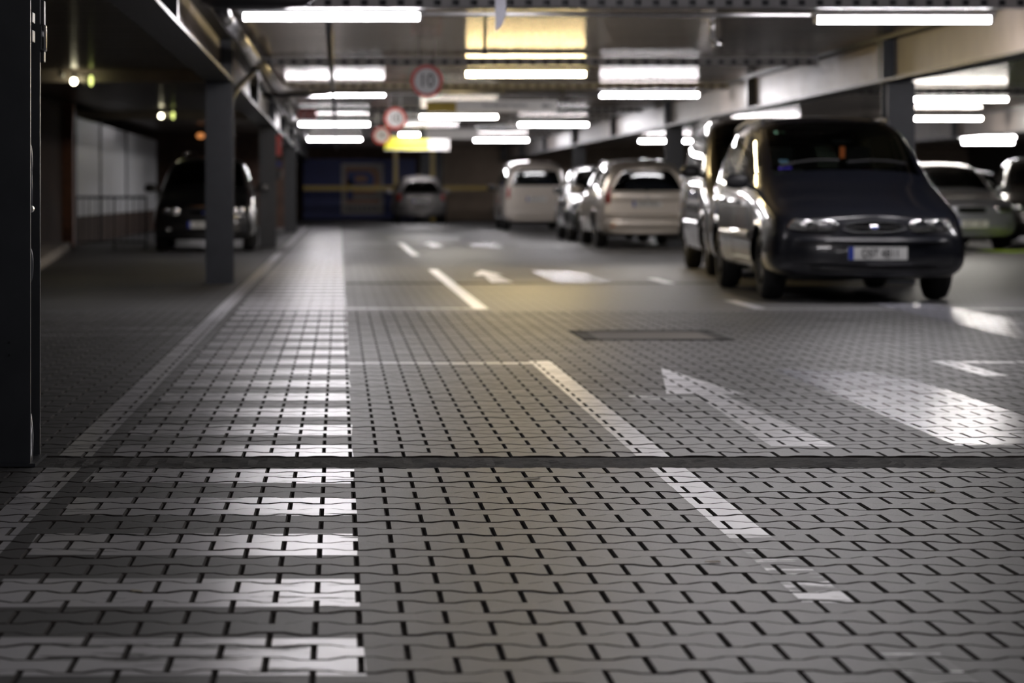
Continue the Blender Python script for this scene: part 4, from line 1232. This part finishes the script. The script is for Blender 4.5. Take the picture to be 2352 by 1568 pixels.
# 7 black car of the left bay
sp = dict(st=hatch(4.4, .88, 1.62, nose=.78, cowl=(1.1, 1.04), head=1.9, belt=.97, roofw=.62), ws=(4.12, 6.0), sides=[(4.9, 6.95), (7.08, 8.5), (8.6, 9.7)],
          wheels=(.86, 3.5), wr=.33, track=.85, paint=M['blackcar'], mirror=(1.4, 1.08), handles=[(2.1, .88), (3.0, .9)], seams=(1.25, 2.25), seaty=2.05, dashy=1.3, dashz=1.03, rw=(1.06, 1.38), kr=.4, br=.09, glassf=M['darkglass'])
c7 = Car('hatchback', 'black car parked in the dark left bay behind the steel column', sp, (-2.30, 40.9, 0), math.radians(1.0)).build()
c7.headlights(.60, .70, .2, .075); c7.grille(.66, .26, .05, badge=(.04, .03)); c7.band('bumper', M['blackcar'], 0, .32, .58, .04); c7.plate(0, .46, 'OK 94R2', off=.055); c7.tails(.7, .98, .06, .18)
for s_ in (1, -1): c7.patch('fog_lamp', M['reflector'], 0, s_ * .58, .38, .05, .035, 1.0, .05)
mb = MB(); mb.tube([(-.45, 2.2, 1.66), (-.40, 2.3, 1.72), (-.25, 2.3, 1.72), (-.2, 2.2, 1.66)], .02, 8); mb.build('roof_bar', M['chrome'], c7.root, smooth=True)

# 8 silver car of the right bay, facing the camera
sp = dict(st=hatch(4.4, .87, 1.54, nose=.80, cowl=(1.15, 1.0), head=1.95, belt=.95, roofw=.60), ws=(4.12, 6.0), sides=[(4.9, 6.95), (7.08, 8.5), (8.6, 9.7)],
          wheels=(.86, 3.5), wr=.32, track=.83, paint=M['bluesilver'], mirror=(1.45, 1.05), handles=[(2.1, .87)], seams=(1.3, 2.3), seaty=2.05, dashy=1.35, dashz=1.0, rw=(1.04, 1.3), kr=.4, br=.09, glassf=M['darkglass'])
c8 = Car('saloon_car', 'silver blue car facing the camera to the right of the navy people carrier', sp, (11.02, 42.2, 0), 0).build()
c8.headlights(.60, .71, .18, .075); c8.grille(.695, .27, .055, e=.35, m=M['bluesilver']); c8.band('bumper', M['bluesilver'], 0, .32, .57, .05); c8.plate(0, .46, 'OST 18C', off=.06)
for s_ in (1, -1): c8.patch('fog_lamp', M['reflector'], 0, s_ * .58, .38, .05, .035, 1.0, .05)

# 9 silver car behind it
sp = dict(st=hatch(4.3, .87, 1.50, nose=.78, cowl=(1.1, .98), head=1.85, belt=.94, roofw=.60), ws=(4.12, 6.0), sides=[(4.9, 6.95), (7.08, 8.5)],
          wheels=(.85, 3.4), wr=.31, track=.83, paint=M['silver'], mirror=(1.4, 1.03), seaty=2.0, dashy=1.3, dashz=1.0, rw=(1.04, 1.3), kr=.4, glassf=M['darkglass'])
c9 = Car('hatchback', 'silver car whose roof shows behind the silver blue car', sp, (13.6, 50.6, 0), 0).build()
c9.headlights(.6, .68, .2, .065); c9.grille(.66, .27, .045); c9.plate(0, .45, 'OP 770E', off=.05)

# 10 dark car at the right edge
sp = dict(st=hatch(4.5, .89, 1.66, nose=.82, cowl=(1.1, 1.06), head=1.9, belt=1.0, roofw=.64), ws=(4.12, 6.0), sides=[(4.9, 6.95), (7.08, 8.5), (8.6, 9.7)],
          wheels=(.86, 3.5), wr=.34, track=.85, paint=M['brownblack'], mirror=(1.4, 1.12), handles=[(2.1, .92)], seams=(1.3, 2.3), seaty=2.05, dashy=1.3, dashz=1.06, rw=(1.1, 1.4), kr=.4)
c10 = Car('suv', 'black car cut off by the right edge of the picture', sp, (12.92, 43.9, 0), math.radians(-12)).build()
c10.headlights(.62, .73, .18, .07); c10.grille(.70, .26, .06, e=.5); c10.band('bumper', M['brownblack'], 0, .34, .6, .04); c10.plate(0, .48, 'OST 65A', off=.055)

# ------------------------------------------------------------------ camera, world, view
w = bpy.data.worlds.new('night'); bpy.context.scene.world = w; w.use_nodes = True
w.node_tree.nodes['Background'].inputs[0].default_value = (0.55, 0.6, 0.75, 1)
w.node_tree.nodes['Background'].inputs[1].default_value = 0.03

cam = bpy.data.cameras.new('camera'); co = bpy.data.objects.new('camera', cam); C.objects.link(co)
co.location = (0, 0, HCAM); co.rotation_euler = (PI / 2, 0, 0)
cam.sensor_width = 36; cam.lens = 36 * FPX / 2352
cam.shift_x = (1176 - VX) / 2352; cam.shift_y = -(784 - VY) / 2352
cam.clip_end = 300; cam.clip_start = 0.1
cam.dof.use_dof = True; cam.dof.focus_distance = 7.9
cam.dof.aperture_fstop = (cam.lens / 1000) / 0.0255
cam.dof.aperture_blades = 0
sc = bpy.context.scene
sc.camera = co
sc.view_settings.view_transform = 'Standard'; sc.view_settings.look = 'None'; sc.view_settings.gamma = 1
sc.view_settings.exposure = EXPOSURE
sc.view_settings.use_curve_mapping = False
sc.cycles.use_denoising = True
sc.cycles.max_bounces = 8; sc.cycles.sample_clamp_indirect = 8
